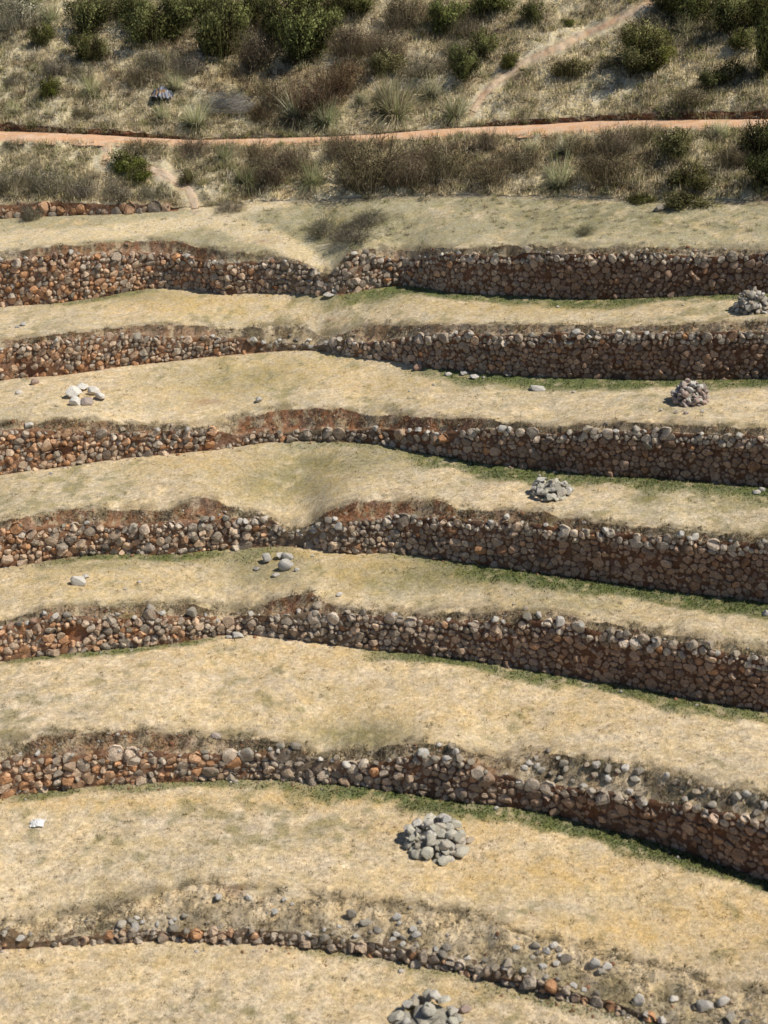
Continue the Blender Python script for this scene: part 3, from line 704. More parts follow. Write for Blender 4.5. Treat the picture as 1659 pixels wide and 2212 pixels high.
# ------------------------------------------------------------------ cairns
def cairn(u, v, wpx, hpx, label, stone_px, n, kind='cairn', peak=1.0, seed=1):
    """u,v = middle of its foot line; dome of piled field stones"""
    random.seed(seed)
    p, ppm = ground(u, v)
    dl = math.asin((CAM[2] - p[2]) / np.linalg.norm(p - CAM))
    Rr = wpx / ppm / 2; Hh = max((hpx - wpx * .5 * math.sin(dl)) / math.cos(dl), hpx * .3) / ppm * .95
    p = np.array(p) + np.array([0, Rr * .9, 0])
    gz = [ground(u + du * wpx * .4, v - dv)[0][2] for du in (-1, 0, 1) for dv in (0, wpx * .12)]
    p[2] = float(np.mean(gz))
    root = empty('stone_cairn', tuple(p), label, 'cairn', 'stone cairns on the terraces')
    st = stone_px / ppm
    layers = max(3, int(round(Hh / (st * .5)))); todo = []
    for l in range(layers):
        f = l / (layers - 1) if layers > 1 else 0
        rl = max(0, (Rr - st * .35) * (1 - f ** 2.0) ** .62)
        for rk in ((1.0,) if f < .7 else (1.0, .5, .1)):
            per = max(1, int(2 * math.pi * rl * rk / (st * .92)))
            for a in range(per):
                th = (a + .5 * (l % 2) + random.uniform(-.25, .25)) / per * 2 * math.pi
                todo.append((th, rl * rk * random.uniform(.9, 1.06), f))
    todo.sort(key=lambda q: math.sin(q[0]) * (1 - q[2]) - .6 * q[2])      # the stones on the open side and on top first
    VB = []; FB = []; ob = 0
    for k, (th, rr_, f) in enumerate(todo):
        sz = st * random.choice([.7, .85, .95, 1.05, 1.2, 1.45])
        q = (math.cos(th) * rr_, math.sin(th) * rr_, f * (Hh - st * .45) * peak + random.uniform(-.07, .09) * (1 + f))
        o = put_rock('stone', q, (sz * random.uniform(.9, 1.3), sz * random.uniform(.85, 1.1), sz * random.uniform(.7, .95)), kind if random.random() < .8 else 'white', root, .25)
        o.rotation_euler = (random.uniform(-.6, .6), random.uniform(-.6, .6), random.uniform(0, 6.28))
        if k >= min(n, 96):                                     # the rest, at the back, packed into one piece
            mw = Matrix.LocRotScale(o.location, o.rotation_euler, o.scale)
            vv = np.array([(mw @ v.co)[:] for v in o.data.vertices]); VB.append(vv)
            FB.append(np.array([p_.vertices[:] for p_ in o.data.polygons]) + ob); ob += len(vv)
            bpy.data.objects.remove(o)
    if VB:
        o = link('back_stones', mesh_np('back_stones', np.concatenate(VB), np.concatenate(FB), None, True, M_ROCK, 28), root); o.color = rcol(kind); o['kind'] = 'stuff'
    for (cr, cz) in ((.72, .12), (.52, .34), (.28, .52)):   # rubble heart
        o = put_rock('stone', (0, 0, 0), (Rr * 2 * cr, Rr * 2 * cr, Hh * .5), kind, root, .5); o.location = (0, 0, Hh * cz); o.rotation_euler = (0, 0, cr * 9)
        o.color = (.36, .335, .28, 1)
    return root, ppm
cairn(940, 1862, 138, 86, 'grey stone cairn on the second lowest terrace, largest whole one, right of centre', 21, 100, seed=11)
cairn(928, 2256, 150, 84, 'grey stone cairn at the bottom edge of the photo, cut off by the frame', 27, 98, seed=12)
cairn(1196, 1083, 92, 50, 'rounded grey cairn on the dry grass above the fourth wall from the top', 15, 95, seed=13)
cairn(1498, 878, 84, 52, 'peaked heap of small pinkish stones below the second wall, on the right', 13, 95, 'pink', seed=14)
cairn(1634, 679, 80, 54, 'cairn at the right edge of the photo below the topmost wall', 14, 85, 'grey', seed=15)
random.seed(5)
# ring of white boulders on the left
p0, ppm0 = ground(187, 868)
root = empty('stone_cairn', tuple(p0), 'low open ring of white boulders on the left, with dry straw in its middle', 'cairn', 'stone cairns on the terraces')
for (u, v, px, kd) in [(160, 858, 26, 'white'), (178, 842, 22, 'white'), (204, 852, 22, 'white'), (218, 862, 24, 'white'), (188, 874, 22, 'pink'), (163, 874, 22, 'white'), (200, 846, 16, 'white'), (168, 850, 16, 'pink')]:
    p, ppm = ground(u, v)
    o = put_rock('stone', p - p0, px * 1.25 / ppm, kd, root, .15)
    if kd == 'white': o.color = (.78, .74, .67, 1)

# ------------------------------------------------------------------ loose rocks
def loose(u, v, w, label, kind='grey', h=None, grp='loose rocks lying on the terraces'):
    p, ppm = ground(u, v)
    s_ = w / ppm
    size = (s_, s_ * .8, (h or w * .7) / ppm * 1.1)
    o = put_rock('rock', p, size, kind, None, .22)
    o.rotation_euler = (random.uniform(-.15, .15), random.uniform(-.15, .15), random.uniform(-.4, .4))
    return tag(o, label, 'rock', grp)
loose(171, 1262, 36, 'large pale boulder alone on the left grass below the fourth wall', 'white', 28)
loose(186, 1248, 16, 'small pale rock just behind the large boulder on the left', 'white', 10)
loose(271, 1274, 8, 'tiny white stone right of the large pale boulder', 'white')
loose(301, 1258, 10, 'small flat pale stone in grass right of the large pale boulder', 'white', 6)
loose(577, 1214, 24, 'upright grey rock at the foot of the worn gap in the fourth wall', 'white', 30)
loose(606, 1206, 20, 'upper left grey rock of the cluster below the gap in the fourth wall', 'white', 16)
loose(622, 1206, 28, 'flat upper right rock of the cluster below the gap in the fourth wall', 'white', 18)
loose(618, 1228, 36, 'biggest grey rock of the cluster below the gap in the fourth wall', 'white', 26)
loose(642, 1233, 12, 'small pale stone right of the biggest rock in the gap cluster', 'white', 10)
loose(596, 1244, 20, 'flat grey stone at the lower end of the gap cluster', 'white', 10)
loose(556, 1231, 20, 'grey stone sunk in grass left of the gap cluster', 'grey', 10)
loose(734, 1286, 16, 'pale flat stone above the red bank of the fifth wall', 'white', 9)
loose(675, 1202, 8, 'small pale stone right of the gap in the fourth wall', 'white')
loose(1163, 842, 36, 'long flat white slab on the green grass below the second wall', 'white', 13)
loose(903, 798, 20, 'round reddish boulder at the foot of the second wall, in the middle', 'red', 16)
loose(968, 810, 16, 'leftmost white stone on the grass below the second wall', 'white', 9)
loose(1003, 809, 18, 'pale stone against the foot of the second wall', 'white', 10)
loose(1026, 816, 24, 'wide pale stone on grass below the second wall', 'white', 9)
loose(1045, 817, 8, 'small white stone right of the wide pale stone below the second wall', 'white')
loose(1098, 813, 14, 'grey stone touching the shaded foot of the second wall', 'grey', 8)
loose(938, 832, 8, 'little white stone on straw right of centre below the second wall', 'white')
loose(885, 846, 7, 'tiny white stone on straw, leftmost of two specks in mid terrace', 'white')
loose(1240, 848, 8, 'tiny stone on straw between the white slab and the pink cairn', 'white')
loose(1428, 888, 10, 'small stone lying left of the pink cairn', 'white', 7)
loose(1460, 892, 10, 'small stone lying in front of the pink cairn, on its left', 'pink', 7)
loose(1482, 894, 13, 'small stone lying in front of the pink cairn, at its middle', 'pink', 8)
loose(1518, 890, 10, 'small stone lying in front of the pink cairn, on its right', 'white', 6)
loose(76, 829, 20, 'reddish rock fallen at the left foot of the second wall', 'pink', 15)
loose(41, 850, 16, 'white flat rock on the left, lying left of the boulder ring', 'white', 9)
loose(50, 703, 16, 'pale rock in dry grass on the left below the topmost wall', 'white', 10)
loose(38, 708, 10, 'small pale rock beside the other one below the topmost wall', 'white', 7)
loose(560, 868, 20, 'grey upright stone in a grassy dip above the third wall', 'white', 14)
loose(172, 1003, 18, 'pale stone leaning on the left foot of the third wall', 'grey', 14)
loose(110, 1024, 9, 'tiny white stone in grass below the third wall, on the left', 'white')
loose(1634, 1066, 18, 'larger white stone of the little heap at right below the third wall', 'white', 11)
loose(1646, 1060, 14, 'smaller white stone of the little heap at right below the third wall', 'white', 10)
loose(1165, 1028, 8, 'tiny white stone in weeds below the third wall', 'white')
loose(1654, 1328, 18, 'pale rock at the right edge below the fourth wall', 'white', 14)
loose(1110, 1306, 8, 'tiny white stone on grass above the fifth wall', 'white')
loose(1341, 1497, 9, 'round white stone on green grass below the fifth wall', 'white', 9)
loose(514, 1376, 26, 'white boulder at the foot of the fifth wall, in the middle', 'white', 15)
loose(495, 1378, 16, 'flat pale stone left of the white boulder at the foot of the fifth wall', 'white', 8)
loose(1505, 1525, 8, 'tiny white stone in the shaded weeds below the fifth wall', 'white')
loose(467, 1594, 24, 'pinkish pointed boulder on the bank above the sixth wall', 'pink', 18)
loose(726, 1640, 14, 'square grey stone on the worn edge of the sixth wall', 'grey', 14)
loose(716, 1692, 12, 'orange upright stone at the foot of the sixth wall, in the middle', 'red', 16)
loose(1072, 1746, 14, 'flat white stone in the weeds under the sixth wall', 'white', 6)
loose(1463, 1853, 9, 'white stone in the green weeds under the shaded sixth wall', 'white')
loose(473, 1942, 20, 'white squarish rock alone on the grass above the lowest wall', 'white', 16)
loose(538, 1942, 18, 'pale rock right of the white squarish one above the lowest wall', 'white', 14)
loose(615, 1945, 12, 'small pale rock, upper of two, above the lowest wall', 'white', 9)
loose(631, 1955, 9, 'small pale rock, lower of two, above the lowest wall', 'white', 8)
loose(594, 1972, 22, 'flat pale rock in grass above the lowest wall', 'white', 12)
loose(760, 1978, 24, 'tall grey rock above the lowest wall at the picture centre', 'grey', 24)
loose(790, 1994, 30, 'wide pale rock below the tall grey rock above the lowest wall', 'grey', 14)
loose(733, 2004, 12, 'small pale stone left of the wide pale rock above the lowest wall', 'white')
loose(818, 2014, 26, 'dark rounded rock close behind the lowest wall', 'grey', 18)
loose(858, 1985, 20, 'upper white rock of the pair right of centre above the lowest wall', 'white', 18)
loose(863, 1996, 14, 'lower white rock of the pair right of centre above the lowest wall', 'white', 10)
loose(887, 1962, 12, 'small grey stone at the top of the bank above the lowest wall', 'grey', 8)
loose(908, 1994, 11, 'small grey stone on the bank right of the white pair', 'grey', 9)
loose(893, 2010, 18, 'pale stone of the bank cluster, upper right one', 'white', 12)
loose(900, 2024, 22, 'pale stone of the bank cluster, lower right one', 'white', 18)
loose(857, 2020, 18, 'pale stone of the bank cluster, middle one', 'white', 12)
loose(848, 2034, 18, 'pale stone of the bank cluster, lower left one', 'white', 14)
loose(870, 2028, 16, 'grey stone of the bank cluster, lower middle one', 'grey', 14)
loose(1116, 2050, 20, 'flat pale stone alone on the bank left of the boulder heap', 'white', 12)
heap = 'rocks of the boulder heap behind the lowest wall'
for (u, v, w, kd, lb) in [(1158, 2046, 24, 'grey', 'upper left rock of the boulder heap behind the lowest wall'), (1164, 2060, 18, 'grey', 'dark rock under the upper left rock of the boulder heap'), (1181, 2056, 20, 'white', 'white rock in the middle of the boulder heap'), (1196, 2045, 20, 'white', 'topmost pale rock of the boulder heap'), (1208, 2052, 16, 'grey', 'small grey rock right of the topmost one in the boulder heap'),
                          (1224, 2078, 28, 'grey', 'large rock at the right end of the boulder heap'), (1202, 2084, 18, 'white', 'rock at the lower edge of the boulder heap, middle'), (1173, 2090, 20, 'white', 'lowest pale rock of the boulder heap'), (1150, 2070, 14, 'grey', 'small rock at the left end of the boulder heap'), (1210, 2066, 14, 'white', 'small rock between the large one and the white one in the boulder heap')]:
    loose(u, v, w, lb, kd, None, heap)
loose(1286, 2085, 26, 'upper left rock of the group of three right of the boulder heap', 'white', 22)
loose(1311, 2092, 24, 'upper right rock of the group of three right of the boulder heap', 'white', 18)
loose(1300, 2102, 22, 'lowest rock of the group of three right of the boulder heap', 'grey', 14)
loose(1380, 2168, 24, 'upright white rock near the bottom right of the photo', 'white', 32)
loose(1456, 2162, 30, 'wide low pale rock between the upright one and the big dark-sided one', 'white', 16)
loose(1524, 2180, 40, 'big rock with a dark side near the bottom right corner', 'white', 32)
loose(1562, 2166, 34, 'wide pale rock right of the big dark-sided rock', 'white', 20)
loose(1578, 2204, 24, 'grey rock nearest the bottom right corner, upper one', 'grey', 24)
loose(1612, 2212, 24, 'grey rock nearest the bottom right corner, cut by the frame', 'grey', 18)
loose(1322, 2174, 26, 'dark rock by the broken end of the lowest wall', 'grey', 20)
loose(1170, 2164, 8, 'tiny white stone on the lowest grass under the wall', 'white')
loose(1005, 2184, 30, 'pinkish rock at the right side of the bottom cairn', 'pink', 22)
loose(1013, 1818, 28, 'flat grey rock sticking out right of the largest cairn', 'grey', 14)
loose(1424, 455, 26, 'dark boulder on the top grass right of centre, under the scrub', 'grey', 18)
loose(1496, 440, 18, 'dark stone in the scrub right of the dark boulder', 'grey', 14)
loose(712, 640, 28, 'flat grey stone at the foot of the gap in the topmost wall', 'white', 10)
loose(1205, 664, 7, 'tiny white stone on the grass below the topmost wall', 'white')
loose(1475, 660, 7, 'tiny pale stone in weeds left of the right-edge cairn', 'white')
random.seed(21)

# ------------------------------------------------------------------ plants (mesh builders)
def blades(n, R0, L, wid, spread, droop, cols, seg=3, seed=0, up=.35, inner=0.5):
    """tuft of arching blades; returns V, F, C"""
    r = np.random.default_rng(seed)
    th = r.uniform(0, 2 * np.pi, n); lean = r.uniform(.02, 1, n) ** .7 * spread
    bx = R0 * np.sqrt(r.random(n)); l = L * r.uniform(.5, 1.05, n)
    ca, sa = np.cos(th), np.sin(th)
    V = []; t = np.linspace(0, 1, seg + 1)
    col = np.array(cols)[r.integers(0, len(cols), n)] * r.uniform(.75, 1.2, n)[:, None]
    tw = r.uniform(0, np.pi, n)
    allV = []; allC = []
    for j, tt in enumerate(t):
        a = lean + droop * tt * lean
        hx = bx + l * tt * np.sin(lean + .5 * droop * tt * lean)
        hz = l * tt * np.cos(np.minimum(lean + .7 * droop * tt * lean, 2.2))
        cx_ = np.stack([ca * hx, sa * hx, hz], 1)
        w = wid * (1 - .85 * tt) / 2
        sd = np.stack([np.cos(tw) * w, np.sin(tw) * w, 0 * tw], 1)
        allV += [cx_ - sd, cx_ + sd]
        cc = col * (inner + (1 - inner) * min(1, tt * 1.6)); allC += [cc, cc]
    V = np.stack(allV, 1).reshape(-1, 3); Cc = np.stack(allC, 1).reshape(-1, 3)
    k = 2 * (seg + 1); b = np.arange(n)[:, None] * k
    Fc = np.concatenate([b + np.array([2 * j, 2 * j + 1, 2 * j + 3, 2 * j + 2]) for j in range(seg)])
    return V, Fc, Cc
def leafcloud(lobes, n, size, cols, seed=0, dark=.35):
    r = np.random.default_rng(seed)
    lob = np.array(lobes); vol = lob[:, 3] * lob[:, 4] * lob[:, 5]
    pick = r.choice(len(lob), n, p=vol ** .8 / (vol ** .8).sum())
    d = r.normal(size=(n, 3)); d /= np.linalg.norm(d, axis=1)[:, None]
    rad = r.uniform(.2, 1.12, n) ** .55 * (1 + .45 * (fbm(d[:, 0] * 2.3 + pick * 3, d[:, 1] * 2.3 + d[:, 2] * 2, 1, 2, seed % 5) - .5) * 2)
    c = lob[pick, :3] + d * rad[:, None] * lob[pick, 3:6]
    c[:, 2] = np.maximum(c[:, 2], .03)
    s = size * r.uniform(.5, 1.3, n)
    a = r.normal(size=(n, 3)); a /= np.linalg.norm(a, axis=1)[:, None]
    b = np.cross(a, r.normal(size=(n, 3))); b /= np.linalg.norm(b, axis=1)[:, None]
    V = np.stack([c - a * s[:, None], c + b * s[:, None] * .45, c + a * s[:, None], c - b * s[:, None] * .45], 1).reshape(-1, 3)
    clump = fbm(c[:, 0] * 3 + seed, c[:, 1] * 3 + c[:, 2] * 3, 1, 2, seed % 6)
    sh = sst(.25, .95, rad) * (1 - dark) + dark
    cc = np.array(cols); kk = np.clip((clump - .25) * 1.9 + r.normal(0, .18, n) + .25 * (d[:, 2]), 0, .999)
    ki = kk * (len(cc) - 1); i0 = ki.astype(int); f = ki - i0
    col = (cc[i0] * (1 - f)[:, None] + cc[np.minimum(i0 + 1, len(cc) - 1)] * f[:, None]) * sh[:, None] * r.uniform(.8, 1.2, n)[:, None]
    Cc = np.repeat(col, 4, 0)
    return V, np.arange(4 * n).reshape(-1, 4), Cc
def stems(n, h, spread, r0, col, seed, fork=3):
    """tapered forking limbs as four-sided tubes"""
    r = np.random.default_rng(seed); VV = []; FF = []; off = 0
    def tube(p, q, ra, rb):
        nonlocal off
        d = q - p; d = d / (np.linalg.norm(d) + 1e-9)
        a = np.cross(d, [0.3, .9, .2]); a /= np.linalg.norm(a); b = np.cross(d, a)
        ring = lambda c, rr: [c + rr * a, c + rr * b, c - rr * a, c - rr * b]
        VV.extend(ring(p, ra) + ring(q, rb))
        for e in range(4): FF.append((off + e, off + (e + 1) % 4, off + 4 + (e + 1) % 4, off + 4 + e))
        off += 8
    for i in range(n):
        th = r.uniform(0, 6.28); le = r.uniform(.1, 1) * spread
        p = np.array([math.cos(th), math.sin(th), 0]) * r.uniform(0, .12)
        d = np.array([math.cos(th) * math.sin(le), math.sin(th) * math.sin(le), math.cos(le)])
        q = p + d * h * r.uniform(.4, .6); tube(p, q, r0, r0 * .65)
        for f in range(fork):
            d2 = d + r.normal(0, .38, 3); d2 /= np.linalg.norm(d2)
            q2 = q + d2 * h * r.uniform(.3, .5); tube(q, q2, r0 * .6, r0 * .3)
            for g_ in range(2):
                d3 = d2 + r.normal(0, .45, 3); d3 /= np.linalg.norm(d3)
                tube(q2, q2 + d3 * h * r.uniform(.15, .3), r0 * .3, r0 * .12)
    return np.array(VV), np.array(FF), np.repeat(np.array(col)[None], len(VV), 0)
def lobes(seed, n=7, sx=.55, sz=.45, h=.55):
    r = np.random.default_rng(seed); out = [(0, 0, h * .8, sx * .75, sx * .75, sz * .9)]
    for i in range(n):
        th = r.uniform(0, 6.28); d = r.uniform(.25, .62)
        q = r.uniform(.28, .5)
        out.append((math.cos(th) * d, math.sin(th) * d, r.uniform(.2, h * 1.35), sx * q * 1.3, sx * q * 1.3, sz * q * 1.4))
    return out
def cat(*parts):
    V = []; Fc = []; Cc = []; o = 0
    for (a, b, c) in parts:
        V.append(a); Fc.append(b + o); Cc.append(c); o += len(a)
    return np.concatenate(V), np.concatenate(Fc), np.concatenate(Cc)

GRN = [(.13, .128, .058), (.21, .22, .085), (.30, .325, .12), (.42, .44, .18)]
OLV = [(.14, .13, .055), (.22, .215, .085), (.32, .31, .13), (.43, .41, .2)]
LIM = [(.16, .17, .05), (.26, .28, .075), (.36, .39, .10), (.44, .46, .16)]
BRN = [(.24, .19, .12), (.33, .265, .17), (.43, .35, .23), (.55, .47, .32)]
RST = [(.20, .135, .08), (.30, .205, .12), (.40, .285, .175), (.50, .39, .255)]
GRY = [(.26, .235, .16), (.38, .345, .245), (.50, .455, .34), (.62, .57, .44)]
LIB = {}
def lib(kind, variants=4):
    if kind in LIB: return LIB[kind]
    out = []
    for i in range(variants):
        sd = 1000 + 37 * i + 7 * len(LIB)
        if kind in ('green', 'olive', 'lime'):
            pal = {'green': GRN, 'olive': OLV, 'lime': LIM}[kind]
            lb = lobes(sd, 9 if kind == 'green' else 7)
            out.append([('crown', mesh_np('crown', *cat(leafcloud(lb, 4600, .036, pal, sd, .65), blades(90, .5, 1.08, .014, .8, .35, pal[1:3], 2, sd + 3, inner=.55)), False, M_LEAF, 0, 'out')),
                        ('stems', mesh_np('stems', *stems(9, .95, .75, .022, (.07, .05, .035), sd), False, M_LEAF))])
        elif kind in ('brown', 'rust', 'grey'):
            pal = {'brown': BRN, 'rust': RST, 'grey': GRY}[kind]
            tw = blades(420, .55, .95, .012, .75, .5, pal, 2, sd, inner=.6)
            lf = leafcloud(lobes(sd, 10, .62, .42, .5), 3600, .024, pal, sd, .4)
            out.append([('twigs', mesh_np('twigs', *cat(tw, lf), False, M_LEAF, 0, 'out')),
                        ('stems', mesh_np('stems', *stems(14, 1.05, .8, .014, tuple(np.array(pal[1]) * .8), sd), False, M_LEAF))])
        elif kind == 'tussock':
            a = blades(420, .16, 1.05, .022, 1.15, .9, [(.46, .46, .29), (.56, .54, .36), (.40, .44, .22), (.30, .36, .15), (.74, .70, .50)], 4, sd, inner=.55)
            b = blades(110, .16, .8, .03, 1.45, 1.1, [(.54, .47, .3), (.46, .39, .25), (.64, .57, .4)], 4, sd + 1, inner=.3)
            out.append([('blades', mesh_np('blades', *a, False, M_GRASS, 0, (0, 0, 1))), ('dry_skirt', mesh_np('dry_skirt', *b, False, M_GRASS, 0, (0, 0, 1)))])
        elif kind == 'weed':
            a = blades(90, .08, 1.0, .03, 1.1, .6, [(.20, .22, .08), (.14, .16, .06), (.30, .28, .13)], 3, sd, inner=.5)
            out.append([('blades', mesh_np('blades', *a, False, M_GRASS))])
        elif kind == 'dryweed':
            a = blades(130, .12, 1.0, .022, 1.3, .9, [(.36, .29, .17), (.26, .20, .12), (.42, .36, .24)], 3, sd, inner=.5)
            out.append([('blades', mesh_np('blades', *a, False, M_GRASS))])
    LIB[kind] = out
    return out
NAMES = {'green': ('green_bush', 'bush'), 'olive': ('olive_bush', 'bush'), 'lime': ('yellow_green_bush', 'bush'), 'brown': ('brown_shrub', 'shrub'), 'rust': ('rusty_shrub', 'shrub'), 'grey': ('grey_shrub', 'shrub'), 'tussock': ('grass_tussock', 'grass tussock'), 'weed': ('weed', 'plant'), 'dryweed': ('dry_weed', 'plant')}
GRPS = {'green': 'green bushes on the hillside', 'olive': 'olive bushes on the hillside', 'lime': 'yellow green bushes on the slopes', 'brown': 'brown twiggy shrubs', 'rust': 'rust coloured shrubs', 'grey': 'grey dry shrubs', 'tussock': 'spiky grass tussocks', 'weed': 'green weeds on walls', 'dryweed': 'dry weeds hanging over wall edges'}
def plant(kind, u, v, w, h, label, tint=1.0, tilt=0):
    """u,v = foot of the plant; w,h in design pixels"""
    p, ppm = ground(u, v)
    nm, ct = NAMES[kind]
    var = random.choice(lib(kind))
    W = w / ppm; Hh = h / ppm
    if kind in ('green', 'olive', 'lime', 'brown', 'rust', 'grey'): W *= 1.3 if kind in ('green', 'olive', 'lime') else 1.12; Hh *= 1.12 if kind in ('green', 'olive', 'lime') else .85
    if kind == 'tussock': W *= 1.2; Hh *= 1.3
    o = empty(nm, (p[0], p[1] + W * .12, p[2] - .04), label, ct, GRPS[kind], random.uniform(0, 6.28))
    sw = {'tussock': 1.5, 'weed': 1.4, 'dryweed': 1.6}.get(kind, 1.9)
    o.scale = (W / sw, W / sw, Hh / 1.05)
    for (pn, me) in var:
        c = link(pn, me, o)
        t = random.uniform(.9, 1.1) * tint
        c.color = (t, t * random.uniform(.95, 1.05), t * random.uniform(.9, 1.08), 1)
    return o
# --- above the road, left to right
P_ = plant
P_('green', 185, 85, 90, 80, 'green bush at upper left, first of the bushes from the left corner')
P_('green', 178, 135, 56, 60, 'small dark green bush below the first bush at upper left')
P_('olive', 245, 42, 110, 60, 'olive bush at the top edge left of the dark green thicket', 1.1)
P_('green', 300, 60, 90, 70, 'green bush of the thicket, leftmost at the top')
P_('green', 330, 100, 110, 80, 'green bush with bright sprays, left flank of the thicket')
P_('green', 388, 70, 100, 80, 'green bush of the thicket, above the dark hollow on the left', 1.1)
P_('green', 432, 38, 110, 70, 'green bush at the top edge straight above the dark hollow')
P_('green', 478, 135, 120, 130, 'big dark green bush with a black hollow at its foot')
P_('green', 505, 75, 110, 80, 'bright green bush on top of the big dark one', 1.25)
P_('brown', 560, 150, 110, 120, 'tall brown twiggy shrub right of the big dark bush')
P_('green', 610, 85, 120, 90, 'green bush in the middle of the thicket', .95)
P_('green', 648, 145, 120, 110, 'dark green bush with a trunk-dark foot, lower right of the thicket', .85)
P_('green', 700, 110, 90, 90, 'green bush at the right flank of the thicket')
P_('green', 560, 35, 110, 60, 'green bush at the top edge, middle of the thicket', 1.05)
P_('green', 665, 40, 120, 70, 'bright green bush at the top edge, right part of the thicket', 1.15)
P_('green', 760, 40, 110, 70, 'green bush at the top edge right of the thicket', .8)
P_('brown', 760, 120, 120, 90, 'brown shrub right of the green thicket')
P_('rust', 690, 235, 140, 100, 'rust coloured shrub behind the red stalked tussock')
P_('rust', 745, 200, 120, 90, 'rusty shrub right of the red stalked tussock, upper one')
P_('brown', 600, 235, 110, 80, 'brown shrub between the grey brush pile and the red stalks')
P_('rust', 568, 262, 70, 50, 'low rusty shrub just above the road, below the brush pile')
P_('brown', 830, 130, 110, 90, 'brown shrub in the middle of the upper hillside')
P_('olive', 830, 165, 90, 60, 'olive bush above the largest tussock')
P_('brown', 880, 60, 120, 90, 'brown shrub at the top edge left of the round green bush')
P_('green', 962, 75, 86, 70, 'round green bush near the top, left of the slanting footpath')
P_('brown', 1010, 75, 90, 60, 'brown shrub right of the round green bush')
P_('green', 1058, 38, 100, 70, 'dark green bush at the top edge left of the footpath', .8)
P_('green', 1150, 52, 50, 50, 'small dark bush nearest the upper footpath', .75)
P_('lime', 1226, 58, 30, 20, 'tiny bright green bush just left of the upper footpath')
P_('green', 1042, 125, 60, 60, 'green bush left of the footpath, upper of two', 1.1)
P_('green', 1005, 172, 90, 70, 'green bush left of the footpath, lower of two')
P_('lime', 1100, 150, 44, 36, 'small yellow green bush touching the footpath', .8)
P_('grey', 915, 165, 110, 60, 'grey shrub between the largest tussock and the round green bush')
P_('grey', 990, 120, 90, 50, 'pale grey shrub above the two green bushes by the footpath', 1.1)
P_('olive', 1392, 122, 120, 80, 'wide olive bush right of the footpath, near the top')
P_('olive', 1235, 172, 80, 50, 'olive bush right of the middle of the footpath')
P_('olive', 1375, 165, 110, 70, 'olive bush left of the yellow green bush')
P_('lime', 1418, 152, 76, 56, 'yellow green bush on the right hillside', .9)
P_('green', 1500, 50, 120, 80, 'dark green bush at the top edge on the right', .7)
P_('green', 1440, 22, 80, 50, 'dark bush at the top edge where the footpath leaves', .6)
P_('green', 1570, 75, 90, 80, 'green bush at upper right, below the dark top-edge bush')
P_('green', 1598, 110, 70, 50, 'small green bush at upper right, lowest of its row')
P_('green', 1655, 165, 70, 160, 'tall dark bush cut by the right edge, above the road', .75)
P_('green', 1640, 60, 80, 90, 'green bush in the upper right corner', .9)
P_('green', 1535, 198, 56, 44, 'small dark round bush on the right above the road', .8)
P_('brown', 1500, 222, 110, 50, 'low brown shrub on the right just above the road bank')
P_('olive', 1580, 180, 80, 60, 'olive bush on the right above the road, left of the tall dark bush')
P_('green', 60, 30, 60, 40, 'small green bush near the upper left corner', .9)
P_('green', 95, 98, 60, 50, 'dim olive green bush at left, above the straw slope', .8)
P_('grey', 40, 60, 160, 100, 'pale grey shrub in the upper left corner', 1.6)
P_('grey', 120, 165, 80, 50, 'grey shrub at left between green bush and tussock')
P_('lime', 108, 215, 56, 46, 'dull yellow green bush on the left straw slope', .75)
P_('grey', 30, 185, 60, 36, 'low grey shrub at the left edge above the road')
P_('grey', 185, 170, 80, 40, 'grey shrub above the left tussock')
P_('olive', 215, 130, 70, 60, 'olive bush right of the small dark green bush at upper left')
P_('brown', 310, 185, 100, 60, 'brown grey shrub above the plastic litter')
P_('grey', 340, 150, 100, 60, 'grey shrub left of the dark hollow')
P_('grey', 405, 160, 80, 60, 'pale grey green shrub nearest the dark hollow', 1.15)
P_('brown', 185, 255, 60, 30, 'low brown shrub just above the road at left')
# tussocks
P_('tussock', 196, 205, 66, 46, 'spiky tussock on the left slope, above the road')
P_('tussock', 422, 275, 84, 62, 'spiky tussock at the road edge below the brush pile')
P_('tussock', 640, 262, 90, 66, 'straw tussock with tall red stalks above the road')
P_('tussock', 705, 270, 80, 56, 'spiky tussock right of the red stalks', 1.0)
P_('tussock', 855, 258, 110, 90, 'largest tussock, above the road in the middle', 1.05)
P_('tussock', 985, 258, 80, 62, 'tussock right of the largest one, at the foot of the footpath')
P_('tussock', 936, 212, 64, 50, 'tussock above and between the two middle ones')
P_('tussock', 835, 215, 56, 50, 'pale tussock behind the largest one')
P_('tussock', 110, 50, 60, 50, 'pale tussock at upper left')
P_('tussock', 30, 246, 40, 30, 'small tussock at the left edge above the road')
P_('tussock', 378, 196, 50, 44, 'pale tussock right of the plastic litter')
P_('tussock', 1480, 80, 56, 56, 'pale tussock near the top on the right')
P_('tussock', 780, 228, 44, 40, 'small tussock left of the largest one')
P_('tussock', 350, 262, 44, 36, 'small straw tussock left of the roadside tussock')
P_('tussock', 1425, 108, 40, 50, 'thin pale tussock above the yellow green bush')
